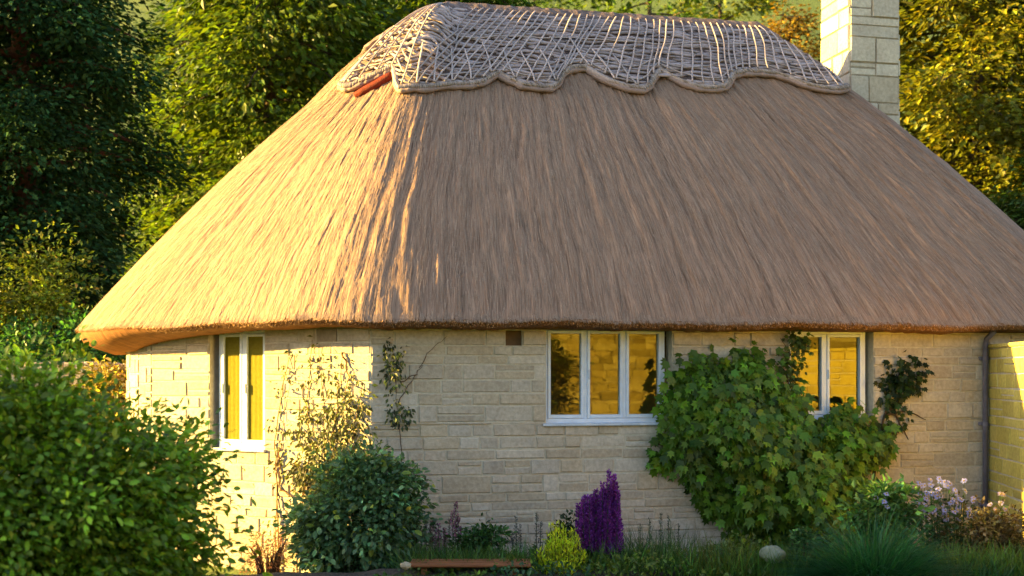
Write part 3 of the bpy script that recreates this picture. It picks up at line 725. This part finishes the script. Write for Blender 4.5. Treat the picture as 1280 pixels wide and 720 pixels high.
# ------------------------------------------------------------------ garden wall on the right, running forward from the cottage
pw = on_plane(np.array([1236.]), np.array([500.]), O3, N_F)[0]; uw = float(pw[0]); GWL = 3.4; GH = 2.76
gwr = thing('garden_wall', 'tall stone garden wall meeting the cottage at the right edge, its far strip lit yellow', 'wall', tuple(l2w(np.array([uw, 0, 0]))), math.radians(-7.2))
ga, gb = MB(), MB()
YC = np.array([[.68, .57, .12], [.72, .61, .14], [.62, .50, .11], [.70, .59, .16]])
for (o, a, n, L) in ((np.array([0, -.03, 0]), np.array([0, -1., 0]), np.array([-1., 0, 0]), GWL), (np.array([.42, -GWL-.03, 0]), np.array([0, 1., 0]), np.array([1., 0, 0]), GWL), (np.array([0, -GWL-.03, 0]), A_F, N_F, .42)):
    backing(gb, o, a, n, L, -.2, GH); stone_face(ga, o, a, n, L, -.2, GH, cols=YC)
g1 = ga.build('stonework', M_STONE, gwr); gb.build('mortar', M_MORTAR, g1)
mb = MB(); y = -.03
while y > -GWL: l = rngS.uniform(.35, .55); mb.box((0, 0, 0), A_F, np.array([0, 1., 0]), ZX, (-.03, .45), (y-l+.006, y), (GH, GH+.05), .01, YC[rngS.integers(4)]); y -= l
mb.build('coping', M_STONE, gwr)

exec_parts = True
# ------------------------------------------------------------------ climbing plants on the walls
def in_poly(x, y, poly):
    poly = np.asarray(poly, float); r = np.zeros(len(x), bool); j = len(poly)-1
    for i in range(len(poly)):
        xi, yi = poly[i]; xj, yj = poly[j]
        c = ((yi > y) != (yj > y)) & (x < (xj-xi)*(y-yi)/(yj-yi+1e-9)+xi); r ^= c; j = i
    return r
def climber(name, label, poly, o, n_, a_, col, seed, nclump, per, cr, size, templ, depth, stems, group=None, base_px=None, extra=None, thick=.012, droop=1.0, stemcol=(.12, .08, .05), petiole=False):
    rng = np.random.default_rng(seed); poly = np.array(poly, float)
    lo, hi = poly.min(0), poly.max(0); X = rng.uniform(lo[0], hi[0], nclump*6); Yp = rng.uniform(lo[1], hi[1], nclump*6)
    k = in_poly(X, Yp, poly); X, Yp = X[k][:nclump], Yp[k][:nclump]
    c = on_plane(X, Yp, o, n_)
    # thickness grows away from the outline
    dm = np.min(np.hypot(X[:, None]-poly[None, :, 0], Yp[:, None]-poly[None, :, 1]), 1)
    c = c+n_*(.03+depth*np.clip(dm/60, .05, 1)*rng.random(len(c)))[:, None]
    q = rng.normal(0, 1, (len(c), per, 3))*cr*.5; P = (c[:, None]+q).reshape(-1, 3)
    dist = (P-o)@n_; P = P+n_*np.clip(.02-dist, 0, None)[:, None]
    D = unit(q.reshape(-1, 3)*1.2/cr+rdir(rng, len(P))*.45+np.array([0, 0, -droop])+n_*.35)
    N = unit(n_*1.0+np.array([0, 0, .55])+rdir(rng, len(P))*.55)
    bl = on_plane(np.array([base_px[0]]), np.array([base_px[1]]), o, n_)[0]; bl[2] = .05
    r = thing(name, label, 'climber', tuple(l2w(bl)), ANG, group)
    ci = np.repeat(np.arange(len(c)), per)
    leaves('foliage', P-bl, D, N, size, clumptint(rng, col, ci, .25), rng, r, templ)
    if extra:
        k = rng.random(len(P)) < extra[1]; leaves('young_leaves', P[k]-bl+n_*.04, D[k], N[k], extra[2], extra[0], rng, r, templ, None, .2)
    mb = MB()
    for st in stems:
        p = on_plane(np.array([s[0] for s in st], float), np.array([s[1] for s in st], float), o, n_)+n_*.03
        f = np.linspace(0, len(p)-1, len(p)*5); pp = np.stack([np.interp(f, np.arange(len(p)), p[:, k]) for k in range(3)], 1)
        pp += rng.normal(0, .008, pp.shape); mb.tube(pp-bl, thick*np.linspace(1.2, .35, len(pp)), 6, stemcol)
    mb.build('stem', M_BARK, r); return r

VINE = [(850,450),(880,444),(906,446),(932,438),(944,450),(952,469),(983,484),(990,505),(996,522),(1030,518),(1070,512),(1111,525),(1108,545),(1101,561),(1078,580),(1072,612),(1060,643),(1050,672),(1034,689),(985,694),(940,690),(911,689),(903,663),(892,645),(881,627),(870,606),(855,592),(828,578),(799,566),(812,550),(830,535),(826,510),(830,489),(838,465)]
VINE = [(950+(x-950)*.93, 567+(y-567)*.94) for x, y in VINE]
climber('wall_climber', 'large bright green lobed-leaf climber between the two front windows', VINE, O3, N_F, A_F, (.085, .17, .013), 41, 260, 36, .19, .135, 'lobed', .62,
        [[(960,760),(955,680),(930,600),(900,520),(890,470)], [(970,760),(985,660),(1020,590),(1070,540)], [(955,700),(920,620),(860,570),(820,555)]], base_px=(960, 700), extra=((.13, .21, .018), .12, .11), thick=.03, droop=1.7)
VT = [(968,418),(990,414),(1004,424),(1012,440),(1000,452),(990,470),(992,500),(985,480),(980,450),(970,430)]
climber('wall_climber', 'small drooping spray of leaves over the top left of the two-light window', VT, O3+N_F*.06, N_F, A_F, (.05, .085, .012), 42, 18, 12, .08, .07, 'lobed', .1,
        [[(985,700),(984,560),(982,480),(985,440),(975,424)]], base_px=(984, 700), thick=.010)
VR = [[(1118,450),(1140,445),(1152,458),(1150,480),(1140,492),(1128,486),(1112,500),(1100,496),(1098,478),(1108,465)], [(1100,488),(1115,500),(1128,515),(1135,540),(1120,535),(1108,515),(1096,500)], [(1128,505),(1142,508),(1156,522),(1150,524),(1135,516)]]
climber('wall_climber', 'thin dark-leaved shoots spreading on bare stone right of the two-light window', VR[0]+VR[1][::-1], O3, N_F, A_F, (.022, .045, .010), 43, 40, 6, .10, .10, 'lobed', .12,
        [[(1085,640),(1100,540),(1110,500),(1125,460),(1142,450)], [(1105,520),(1130,512),(1155,524)], [(1108,505),(1135,550)]], base_px=(1085, 690), thick=.015)
VC = [(482,430),(492,425),(500,440),(505,470),(500,480),(510,520),(500,548),(488,520),(490,480),(480,460)]
climber('wall_climber', 'faint thin tendrils on the shaded stone just right of the cottage corner', VC, O3, N_F, A_F, (.055, .075, .03), 44, 34, 8, .09, .06, 'simple', .06,
        [[(500,700),(502,560),(495,500),(490,430)], [(500,478),(520,468),(535,440),(558,420)], [(498,500),(515,475),(528,455)]], base_px=(500, 700), thick=.006)
# twiggy climber on the sunlit face
VL = [(385,415),(410,425),(440,440),(455,470),(462,520),(463,560),(440,640),(380,700),(335,700),(345,600),(340,540),(345,470),(360,440)]
VLb = [(392,470),(425,480),(455,500),(463,560),(450,620),(400,640),(375,600),(372,540)]
climber('wall_climber', 'sparse sunlit creeper with twining stems between sunny window and corner', VLb, OL, N_L, A_Lr, (.085, .095, .02), 45, 75, 20, .17, .07, 'simple', .16,
        [[(352,760),(350,640),(345,560),(352,500),(365,440)], [(370,760),(380,640),(390,560),(385,500),(392,425)], [(400,760),(410,600),(425,500),(430,440)], [(352,560),(352,610),(375,625),(395,600)], [(420,700),(440,560),(455,480)], [(430,440),(438,470),(432,500)]], base_px=(390, 700), thick=.010, stemcol=(.2, .11, .05))
climber('wall_climber', 'scattered single leaves high on sunlit stone beside the sunny window', VL, OL, N_L, A_Lr, (.09, .10, .025), 46, 100, 5, .10, .062, 'simple', .05,
        [[(345,760),(347,600),(360,480)], [(405,760),(408,520),(400,430)]], base_px=(345, 705), thick=.007, stemcol=(.2, .11, .05))

# ------------------------------------------------------------------ bushes and border plants
def pos(px, Y): return (px-HX)/F*Y
bush('shrub', 'big dark green broadleaf bush filling the lower left corner', 'bush', (pos(10, 8.6), 8.6, 1.12), (1.36, 1.15, 1.27), (.135, .22, .014), 51, 1100, 80, .26, .064, 'oval', extra=((.34, .34, .02), .08, .055))
bush('shrub', 'rounded dark glossy shrub with a few lemon leaves at the cottage corner', 'bush', (pos(452, 13.2), 13.2, .72), (.66, .50, .80), (.11, .20, .085), 52, 260, 60, .17, .075, 'oval', extra=((.34, .40, .06), .02, .09), mat=None)
bush('shrub', 'pinkish dry twiggy shrub at the foot of the sunlit wall', 'bush', (pos(335, 13.9), 13.9, .30), (.30, .25, .36), (.30, .15, .09), 53, 60, 30, .12, .05, 'needle', shell=.2)
bush('shrub', 'small dark green bush by the shaded wall behind the bench', 'bush', (pos(605, 13.3), 13.3, .44), (.24, .18, .33), (.05, .12, .03), 54, 60, 40, .09, .055, 'oval')
bush('shrub', 'dark upright green shrub behind the purple plume', 'bush', (pos(712, 13.3), 13.3, .48), (.18, .14, .36), (.018, .045, .012), 55, 46, 40, .09, .05, 'simple')
bush('shrub', 'brown-green twiggy shrub under the drainpipe', 'bush', (pos(1235, 13.6), 13.6, .42), (.62, .45, .50), (.10, .085, .04), 56, 150, 44, .15, .06, 'simple', shell=.3)
bush('shrub', 'light green leafy perennial right of the big climber', 'bush', (pos(1105, 13.4), 13.4, .70), (.34, .28, .50), (.07, .16, .04), 57, 90, 44, .13, .085, 'simple', shell=.3)
bush('shrub', 'small yellow-green ground plant at the foot of the big climber', 'bush', (pos(930, 13.1), 13.1, .30), (.30, .25, .28), (.09, .13, .02), 58, 70, 30, .11, .06, 'oval')

def blades(name, label, cat, px0, px1, Y, dY, h, n, col, seed, lean=.35, wscale=1., group=None, kind=None, z0=.05, heads=None, domed=False):
    rng = np.random.default_rng(seed); x = rng.uniform(pos(px0, Y), pos(px1, Y), n); y = Y+rng.uniform(-dY, dY, n)
    cx, rad = (pos(px0, Y)+pos(px1, Y))/2, (pos(px1, Y)-pos(px0, Y))/2
    base = np.array([cx, Y, z0])
    if domed:
        th = rng.uniform(0, 2*PI, n); rr = rng.random(n)**.7*rad*.35; x = cx+np.cos(th)*rr; y = Y+np.sin(th)*rr
        dv = np.stack([np.cos(th)*.9*rng.random(n), np.sin(th)*.9*rng.random(n), np.full(n, .75)], 1)
    else: dv = np.stack([rng.normal(0, lean, n), rng.normal(0, lean, n), np.ones(n)], 1)
    P = np.stack([x, y, np.full(n, z0)], 1); hh = h*rng.uniform(.5, 1.15, n)
    # three-segment bent blades
    d0 = unit(dv); side = unit(np.stack([-d0[:, 1]+rng.normal(0, .5, n), d0[:, 0]+rng.normal(0, .5, n), np.zeros(n)], 1)); wdt = (.007*wscale*rng.uniform(.7, 1.4, n))[:, None]
    V = []; p = P.copy(); d = d0.copy()
    for k in range(4):
        ww = wdt*(1, .9, .6, .08)[k]; V += [p-side*ww, p+side*ww]
        p = p+d*(hh/3)[:, None]; d = unit(d+np.stack([d0[:, 0], d0[:, 1], -np.full(n, .28)], 1)*(.5 if not domed else 1.25))
    V = np.stack(V, 1).reshape(-1, 3); f = np.array([[0,1,3,2],[2,3,5,4],[4,5,7,6]]); q = (f[None]+(np.arange(n)*8)[:, None, None]).reshape(-1, 4)
    c = np.asarray(col)*np.exp(rng.normal(0, .3, (n, 1)))*np.exp(rng.normal(0, .12, (n, 3)))
    o = mesh_obj(name, V, None, q, M_LEAF, None, np.repeat(c, 8, 0), loc=tuple(base)); tag(o, label, cat, group, kind); return o
blades('grass', 'long green grass along the front border', 'grass', 500, 1290, 12.75, .35, .42, 8000, (.075, .15, .028), 61, .25, kind='stuff', z0=.22)
blades('grass_clump', 'dense dark green grassy mound in the right foreground', 'grass clump', 1000, 1185, 12.2, .3, 1.0, 7000, (.025, .11, .035), 62, .3, .9, domed=True)
blades('grass_clump', 'loose fine green grass tuft below the second half of the big window', 'grass clump', 780, 860, 12.9, .2, .75, 700, (.05, .10, .03), 63, .22, .7)
blades('grass_clump', 'yellowish tall grass tuft at the foot of the climber', 'grass clump', 862, 930, 12.7, .2, .66, 500, (.12, .14, .025), 64, .2, .8)
blades('grass_clump', 'dark low grass tuft at the right corner', 'grass clump', 1170, 1250, 12.3, .25, .50, 900, (.02, .085, .02), 65, .4, 1.1)

# low mixed ground cover
rng = np.random.default_rng(66); n = 9000; x = rng.uniform(pos(480, 12.7), pos(1290, 12.7), n); y = 12.75+rng.uniform(-.5, .75, n)+.19*(x-2); hgt = .12+.42*vnoise(x*2.2, y*2.2, 12)*vnoise(x*.9+5, y, 13)
z = .2+hgt*rng.random(n)**.6; pcol = np.array([[.05, .12, .02], [.09, .14, .02], [.04, .10, .04], [.13, .13, .03]])[(vnoise(x*1.6, y*1.6, 14)*3.99).astype(int)]
gc = leaves('ground_cover', np.stack([x, y, z], 1), rdir(rng, n)+np.array([0, -.3, .5]), rdir(rng, n)+np.array([0, -.2, .8]), .055, pcol, rng, None, 'oval')
tag(gc, 'low tangled green ground cover along the foot of the border', 'ground cover', kind='stuff')
bush('shrub', 'small round grey-green cushion plant left of the pale rock', 'bush', (pos(905, 12.9), 12.9, .34), (.22, .2, .26), (.08, .13, .05), 67, 60, 40, .1, .045, 'simple')
bush('shrub', 'dark leafy perennial between the rock and the grassy mound', 'bush', (pos(1010, 12.9), 12.9, .42), (.24, .2, .34), (.05, .12, .03), 68, 70, 40, .1, .06, 'oval')

# lime-yellow conifer-like plant
rng = np.random.default_rng(71)
def spiky(name, label, px, Y, h, rad, n, col, seed, cat='plant', size=.06, templ='needle'):
    rng = np.random.default_rng(seed); x = pos(px, Y); r = thing(name, label, cat, (x, Y, .04)); P, D, N, CI = [], [], [], []; mb = MB()
    for i in range(n):
        th = rng.uniform(0, 2*PI); rr = rad*rng.random()**.6; hh = h*(1-.55*(rr/rad)**2)*rng.uniform(.75, 1.08)
        t = np.linspace(0, 1, 26)[:, None]; tip = np.array([math.cos(th)*rr, math.sin(th)*rr, hh]); b0 = tip*np.array([.35, .35, 0])
        p = b0+(tip-b0)*t**np.array([1.4, 1.4, 1]); mb.tube(p[::5], .004, 4, (.07, .07, .02)); k = rng.integers(0, 26, 70)
        P.append(p[k]+rng.normal(0, .012, (70, 3))); D.append(np.array([0, 0, .9])+rng.normal(0, .55, (70, 3))); CI.append(np.full(70, i))
    P = np.vstack(P); D = np.vstack(D); CI = np.concatenate(CI)
    leaves('foliage', P, D, rdir(rng, len(P))+np.array([0, -.5, .5]), size, clumptint(rng, col, CI, .15), rng, r, templ); mb.build('stem', M_BARK, r); return r
spiky('spiky_shrub', 'low lime yellow feathery shrub beside the purple plume', 702, 12.55, .80, .34, 110, (.45, .52, .02), 72, 'shrub')

def flower_spikes(name, label, spots, Y, col, seed, rad=.05, leafc=(.03, .07, .02), size=.035, dens=260, cat='flower', top=.55, group=None, stemc=(.05, .08, .03), dY=.1):
    """spots = (px, py of the tip, py of the foot of the flower part)"""
    rng = np.random.default_rng(seed); cx = pos(np.mean([s[0] for s in spots]), Y); r = thing(name, label, cat, (cx, Y, .05), 0, group)
    mb = MB(); P, D, CI = [], [], []; Pl, Dl = [], []
    for i, (px, py, pf) in enumerate(spots):
        yy = Y+rng.uniform(-dY, dY); x = pos(px, yy)-cx; z1 = CZ-(py-HY)/F*yy-.05; z0_ = CZ-(pf-HY)/F*yy-.05; dy = yy-Y
        mb.tube([(x*.8, dy, 0), (x*.95, dy, z0_*.6), (x, dy, z1-.01)], [.006, .005, .003], 5, stemc)
        k = int(dens*(z1-z0_)/.4)+12; f = rng.random(k); rr = rad*(1-f**2.2*.75)*rng.random(k)**.5; th = rng.uniform(0, 2*PI, k)
        P.append(np.stack([x+np.cos(th)*rr, dy+np.sin(th)*rr, z0_+(z1-z0_)*f], 1)); D.append(np.stack([np.cos(th), np.sin(th), .9+rng.normal(0, .3, k)], 1)); CI.append(np.full(k, i))
        k = 26; th = rng.uniform(0, 2*PI, k); Pl.append(np.stack([x*.9+0*th, dy+0*th, rng.uniform(0, max(z0_, .1), k)], 1)); Dl.append(np.stack([np.cos(th), np.sin(th), .5+0*th], 1))
    P, D, CI = np.vstack(P), np.vstack(D), np.concatenate(CI)
    tc_ = clumptint(rng, col, CI, .15)
    for i in range(len(spots)):
        k = CI == i; leaves('flower_spike', P[k], D[k], rdir(rng, k.sum())+np.array([0, -.6, .3]), size, tc_[k], rng, r, 'simple', M_PETAL, .3, .1)
    leaves('foliage', np.vstack(Pl), np.vstack(Dl), rdir(rng, len(Pl)*26)+np.array([0, 0, 1.]), .09, leafc, rng, r, 'simple'); mb.build('stem', M_BARK, r); return r
rng = np.random.default_rng(80)
sp = []
for px in np.linspace(724, 776, 38):
    top = np.interp(px, [722, 730, 740, 750, 757, 763, 770, 777], [650, 626, 626, 618, 610, 602, 608, 640])+rng.normal(0, 8); sp.append((px+rng.normal(0, 2), top, 692+rng.normal(0, 6)))
flower_spikes('purple_plume', 'dense deep purple feathery flower plume under the three-light window', sp, 12.9, (.17, .035, .26), 81, .034, dens=260, size=.030, dY=.12)
flower_spikes('flower_spikes', 'slender dusky pink flower spikes right of the corner shrub', [(570, 628, 660), (566, 640, 672), (573, 648, 678), (548, 655, 690), (556, 660, 690), (540, 652, 690)], 13.2, (.22, .10, .17), 82, .024, dens=150, size=.026)
flower_spikes('flower_spikes', 'thin grey dried flower stalks left of the purple plume', [(645, 645, 690), (650, 655, 695), (671, 640, 680), (676, 652, 690), (640, 665, 700)], 13.4, (.13, .12, .13), 83, .018, dens=110, size=.022)
flower_spikes('flower_spikes', 'thin grey flower stalks against stone right of the purple plume', [(800, 655, 690), (812, 648, 690), (826, 640, 684), (836, 645, 684), (848, 655, 690)], 13.4, (.14, .14, .13), 84, .018, dens=110, size=.022)
flower_spikes('flower_spikes', 'faint mauve dry stalks behind the bench', [(520+i*6, 655+rng.uniform(-10, 12), 700) for i in range(9)], 13.3, (.16, .12, .12), 85, .018, dens=90, size=.022)
# pale lilac daisies
def daisies(label, n, px0, px1, py0, py1, Y, col, seed, hr=.035):
    rng = np.random.default_rng(seed); cx = pos((px0+px1)/2, Y); r = thing('daisy_plant', label, 'flower', (cx, Y, .05)); mb = MB(); P, D, N = [], [], []; E = []; Pl, Dl = [], []
    for i in range(n):
        yy = Y+rng.uniform(-.2, .2); x = pos(rng.uniform(px0, px1), yy)-cx; z = CZ-(rng.uniform(py0, py1)-HY)/F*yy-.05; c = np.array([x, yy-Y, z]); nn = unit(np.array([rng.normal(0, .4), -.8, .6]))
        mb.tube([(x*.8, yy-Y, 0), c-nn*.01], [.004, .003], 4, (.05, .09, .03)); a = unit(np.cross(nn, [0, 0, 1.])); b_ = np.cross(nn, a)
        for k in range(13): th = 2*PI*k/13; d = a*math.cos(th)+b_*math.sin(th); P.append(c); D.append(d); N.append(nn)
        E.append(c+nn*.004)
        for k in range(9): Pl.append(np.array([x*.85, yy-Y, z*rng.uniform(.15, .95)])); Dl.append([rng.normal(), rng.normal(), .5])
    for i, e in enumerate(E):
        fh = leaves('flower_head', np.array(P[i*13:i*13+13]), np.array(D[i*13:i*13+13]), np.array(N[i*13:i*13+13]), hr, col, rng, r, 'simple', M_PETAL, .1, .05)
        m2 = MB(); m2.tube([e, e+np.array([0, -.008, .004])], .009, 6, (.5, .35, .05)); m2.build('flower_centre', M_TINT, fh)
    leaves('foliage', np.array(Pl), np.array(Dl), rdir(rng, len(Pl))+np.array([0, 0, 1.]), .07, (.05, .10, .04), rng, r, 'simple'); mb.build('stem', M_BARK, r)
daisies('cloud of pale lilac daisies left of the drainpipe', 60, 1145, 1218, 598, 650, 13.5, (.42, .42, .85), 91)
daisies('few blue-lilac daisies right of the drainpipe', 16, 1236, 1258, 615, 660, 13.9, (.38, .34, .66), 92)
daisies('pair of small lilac daisies near the climber right edge', 5, 1092, 1112, 608, 640, 13.2, (.40, .40, .8), 93)

# rocks
def rock(label, px, py, Y, r, col, seed):
    rng = np.random.default_rng(seed); n1, n2 = 18, 12; V = []
    for i in range(n2+1):
        for j in range(n1):
            ph = PI*i/n2; th = 2*PI*j/n1; d = np.array([math.sin(ph)*math.cos(th), math.sin(ph)*math.sin(th), math.cos(ph)])
            k = 1+.6*(float(vnoise(d[0]*2+seed, d[1]*2+d[2]*1.7, seed))-.5)+.1*(float(vnoise(d[0]*6, d[2]*6+d[1]*5, seed))-.5); V.append(d*np.array(r)*k)
    q = [[i*n1+j, i*n1+(j+1) % n1, (i+1)*n1+(j+1) % n1, (i+1)*n1+j] for i in range(n2) for j in range(n1)]
    p = at(px, py, Y); base = np.array([p[0], p[1], p[2]-r[2]]); V = np.array(V)+np.array([0, 0, r[2]])
    o = mesh_obj('rock', V, None, q, M_STONE, None, np.tile(col, (len(V), 1)), True); o.location = base; tag(o, label, 'rock'); return o
rock('pale rounded rock at the foot of the big climber', 966, 693, 12.6, (.12, .10, .085), (.26, .31, .24), 3)
rock('small cream stone at the left end of the bench', 507, 707, 12.1, (.055, .05, .04), (.6, .5, .36), 5)

# bench
bx0, bx1 = pos(511, 12.15), pos(664, 12.15); bz = CZ-(706-HY)/F*12.15
bn = thing('garden_bench', 'low reddish-brown wooden bench at the bottom centre', 'bench', ((bx0+bx1)/2, 12.35, .04)); hw = (bx1-bx0)/2; zt = bz-.04
for k, yy in enumerate((-.2, -.06, .08)):
    mb = MB(); mb.box((0, 0, 0), A_F, np.array([0, 1., 0]), ZX, (-hw, hw), (yy, yy+.12), (zt-.028, zt), .006); mb.build('seat_board', M_WOOD, bn)
for sx2 in (-hw+.12, hw-.2):
    for yy in (-.17, .10):
        mb = MB(); mb.box((0, 0, 0), A_F, np.array([0, 1., 0]), ZX, (sx2, sx2+.06), (yy, yy+.06), (0, zt-.046), .005); mb.build('leg', M_WOOD, bn)

# ------------------------------------------------------------------ left middle ground
rng = np.random.default_rng(95)
lw_ = thing('boundary_wall', 'low sunlit drystone wall between the big bush and the hedge', 'wall', (-7.9, 18.2, 0))
ga, gb = MB(), MB()
for (o, a, n, L) in ((np.array([-2.5, -.2, 0]), A_F, N_F, 5.0), (np.array([2.5, -.2, 0]), np.array([0, 1., 0]), A_F, .4), (np.array([2.5, .2, 0]), -A_F, -N_F, 5.), (np.array([-2.5, .2, 0]), np.array([0, -1., 0]), -A_F, .4)):
    backing(gb, o, a, n, L, -.2, 2.42); stone_face(ga, o, a, n, L, -.2, 2.42, lmin=.12, lmax=.3, prot=(.015, .05), cols=STC*1.1)
mb = ga.build('stonework', M_STONE, lw_); gb.build('mortar', M_MORTAR, mb)
mb = MB(); x = -2.5
while x < 2.45: l = rng.uniform(.1, .2); mb.box((x, 0, 2.42), A_F, np.array([0, 1., 0]), ZX, (.005, l), (-.22, .22), (0, rng.uniform(.12, .2)), .015, STC[rng.integers(7)]*1.1); x += l
mb.build('coping', M_STONE, lw_)
bush('creeper_mound', 'tangled cream-flecked creeper spilling over the low drystone wall', 'creeper', (-5.95, 17.9, 2.0), (.75, .3, .62), (.20, .17, .03), 96, 80, 36, .16, .07, 'oval', extra=((.6, .5, .18), .25, .09), shell=.2, zmin=.8)
bush('clipped_hedge', 'dark green clipped hedge behind the low drystone wall', 'hedge', (-7.2, 20.2, 1.9), (2.6, .9, 1.45), (.035, .11, .025), 97, 420, 50, .28, .09, 'oval', shell=.55)
bush('shrub', 'loose olive-green shrub with lit tips between the left edge and the roof tip', 'bush', (-8.4, 21.3, 2.6), (1.0, .8, 2.2), (.14, .19, .02), 98, 220, 40, .28, .10, 'simple', extra=((.35, .30, .06), .05, .10))
bush('shrub', 'tall feathery yellow-green shrub at the left edge above the hedge', 'bush', (-9.4, 20.6, 2.4), (.9, .8, 2.1), (.10, .13, .018), 99, 200, 40, .28, .10, 'simple', extra=((.3, .3, .05), .06, .10))

# ------------------------------------------------------------------ trees
broad_tree('yew_tree', 'very dark dense evergreen at the left edge', -9.7, 24.0, 15, 2.7, (.025, .065, .02), 201, .15, 120, 900, .34, 2.2, mat=M_NEEDLE, barkc=(.12, .06, .04))
broad_tree('yew_tree', 'dark evergreen outside the left edge behind the hedge', -14.0, 24.6, 15, 3.0, (.012, .030, .012), 202, .14, 80, 330, .34, 1.2, mat=M_NEEDLE)
broad_tree('larch_tree', 'golden-green tree with drooping layered sprays left of the ridge', -6.0, 30.0, 17, 4.1, (.085, .13, .009), 203, .24, 105, 600, .3, 1.6, droop=.40, conic=.55, spread=.75)
broad_tree('larch_tree', 'darker green layered tree directly behind the left end of ridge', -1.9, 33.0, 17, 3.8, (.06, .11, .01), 204, .24, 100, 600, .3, 2, droop=.38, conic=.4, spread=.7)
broad_tree('larch_tree', 'half hidden deep green tree between the yew and the golden tree', -8.2, 35.0, 17, 3.6, (.03, .06, .012), 205, .2, 90, 600, .3, 1, droop=.3, conic=.4)
broad_tree('maple_tree', 'broad golden tree filling the gap right of the chimney', 11.4, 29.5, 16, 3.7, (.14, .145, .009), 206, .22, 110, 700, .3, 1.5, droop=.2)
broad_tree('maple_tree', 'dark green tree low behind the right roof slope', 12.6, 25.5, 8.2, 2.9, (.05, .09, .012), 207, .14, 100, 800, .25, 1.0, droop=.2)
broad_tree('maple_tree', 'orange tinted tree just left of the chimney', 9.4, 41.0, 15, 3.0, (.17, .11, .012), 208, .18, 90, 330, .3, 1.5, droop=.2)
broad_tree('oak_tree', 'deep green tree outside the right edge', 17.0, 31.0, 15, 4.2, (.05, .08, .012), 209, .18, 90, 330, .3, 1.5, droop=.2)
broad_tree('oak_tree', 'unseen tall tree added outside the left edge to shade the yew', -18.5, 23.7, 16, 3.2, (.03, .06, .012), 210, .18, 100, 420, .35, .6, droop=.2)  # unseen, added to throw shade on the yew
# wood on the slope behind: trunks cannot be told apart there
wood_spots = []
rw = np.random.default_rng(300)
def far_tree(i, x, y, h, cr, col, label):
    broad_tree('woodland_tree', label, x, y, h, cr, col, 400+i, .30, 60, 210, .3, .8, droop=.2, group='trees on the slope behind', gz=float(gz(x, y)))
far = [(-16, 44, 15, 5, (.03, .06, .012), 'dark tree on the slope behind the yew'), (-7, 47, 16, 5, (.04, .07, .012), 'mid green tree on the slope behind the golden tree'),
       (1.0, 47, 20, 4.6, (.05, .09, .014), 'green tree on the slope above the left half of ridge'), (20, 46, 15, 5, (.14, .12, .014), 'golden tree on the slope at the right edge'),
       (13.5, 50, 13, 4.5, (.13, .14, .014), 'yellow-green tree on the slope behind the chimney'),
       (5.2, 46, 19, 4.5, (.10, .17, .014), 'bright green tree on the slope above the right half of ridge'), (8.7, 50, 19, 4.0, (.14, .17, .014), 'pale green tree on the slope just left of the orange one')]
for i, f in enumerate(far): far_tree(i, *f)
broad_tree('apple_tree', 'round apple tree before the ochre barn behind the viewer', 9.0, -3.9, 3.5, 1.5, (.12, .16, .02), 220, .13, 50, 260, .14, 1.3, droop=.15)
broad_tree('apple_tree', 'smaller apple tree beside the ochre barn behind the viewer', 15.5, -1.5, 4.2, 1.7, (.16, .17, .02), 221, .13, 44, 160, .12, 1.2, droop=.15)
# unseen hedges added left of the view to keep low sun off the garden
bush('shade_hedge', 'unseen hedge end added for shade outside the left edge, level with the bench', 'hedge', (-11.6, 11.5, 2.6), (1.2, 1.95, 3.0), (.03, .07, .012), 121, 620, 46, .42, .16, 'oval', shell=.3)
bush('shade_hedge', 'unseen tall hedge added for shade outside the left edge of the garden', 'hedge', (-11.5, 7.4, 1.8), (1.3, 5.5, 2.7), (.03, .07, .012), 120, 1300, 46, .42, .16, 'oval', shell=.3)

# ------------------------------------------------------------------ barn across the lane, seen only in the window panes
bc = np.array([16.5, -7.5, 0]); bd = unit(np.array([.85, .53, 0])); bnrm = np.array([-bd[1], bd[0], 0])
BL = 24.
barn = thing('stone_barn', 'ochre stone barn behind the viewer, mirrored in the front windows', 'barn', tuple(bc), 0)
ba, bb = MB(), MB(); BC_ = np.array([[.50, .40, .10], [.60, .48, .15], [.32, .24, .05], [.70, .60, .26]])
o = bnrm*0-bd*BL/2
backing(bb, o, bd, bnrm, BL, -.3, 5.6); stone_face(ba, o, bd, bnrm, BL, -.3, 5.6, hmin=.16, hmax=.32, lmin=.3, lmax=.8, prot=(.02, .055), cols=BC_)
for (o2, a2, n2, L2) in ((o-bnrm*5, bnrm, -bd, 5.), (-o, -bnrm, bd, 5.), (-o-bnrm*5, -bd, -bnrm, BL)): backing(bb, o2, a2, n2, L2, -.3, 5.6)
k = ba.build('stonework', M_STONE, barn); bb.build('mortar', M_MORTAR, k)
mb = MB()
for sg in (0, 1):
    e = [o-bd*.3+bnrm*.35+ZX*5.5, -o+bd*.3+bnrm*.35+ZX*5.5, -o+bd*.3-bnrm*2.5+ZX*8.3, o-bd*.3-bnrm*2.5+ZX*8.3] if sg == 0 else [o-bd*.3-bnrm*5.35+ZX*5.5, -o+bd*.3-bnrm*5.35+ZX*5.5, -o+bd*.3-bnrm*2.5+ZX*8.3, o-bd*.3-bnrm*2.5+ZX*8.3]
    e = np.array(e); mb.add(np.vstack([e, e-ZX*.12]), [[0, 1, 2, 3], [4, 5, 6, 7], [0, 1, 5, 4], [1, 2, 6, 5], [2, 3, 7, 6], [3, 0, 4, 7]], c=(.18, .1, .07))
mb.build('roof', M_TINT, barn)
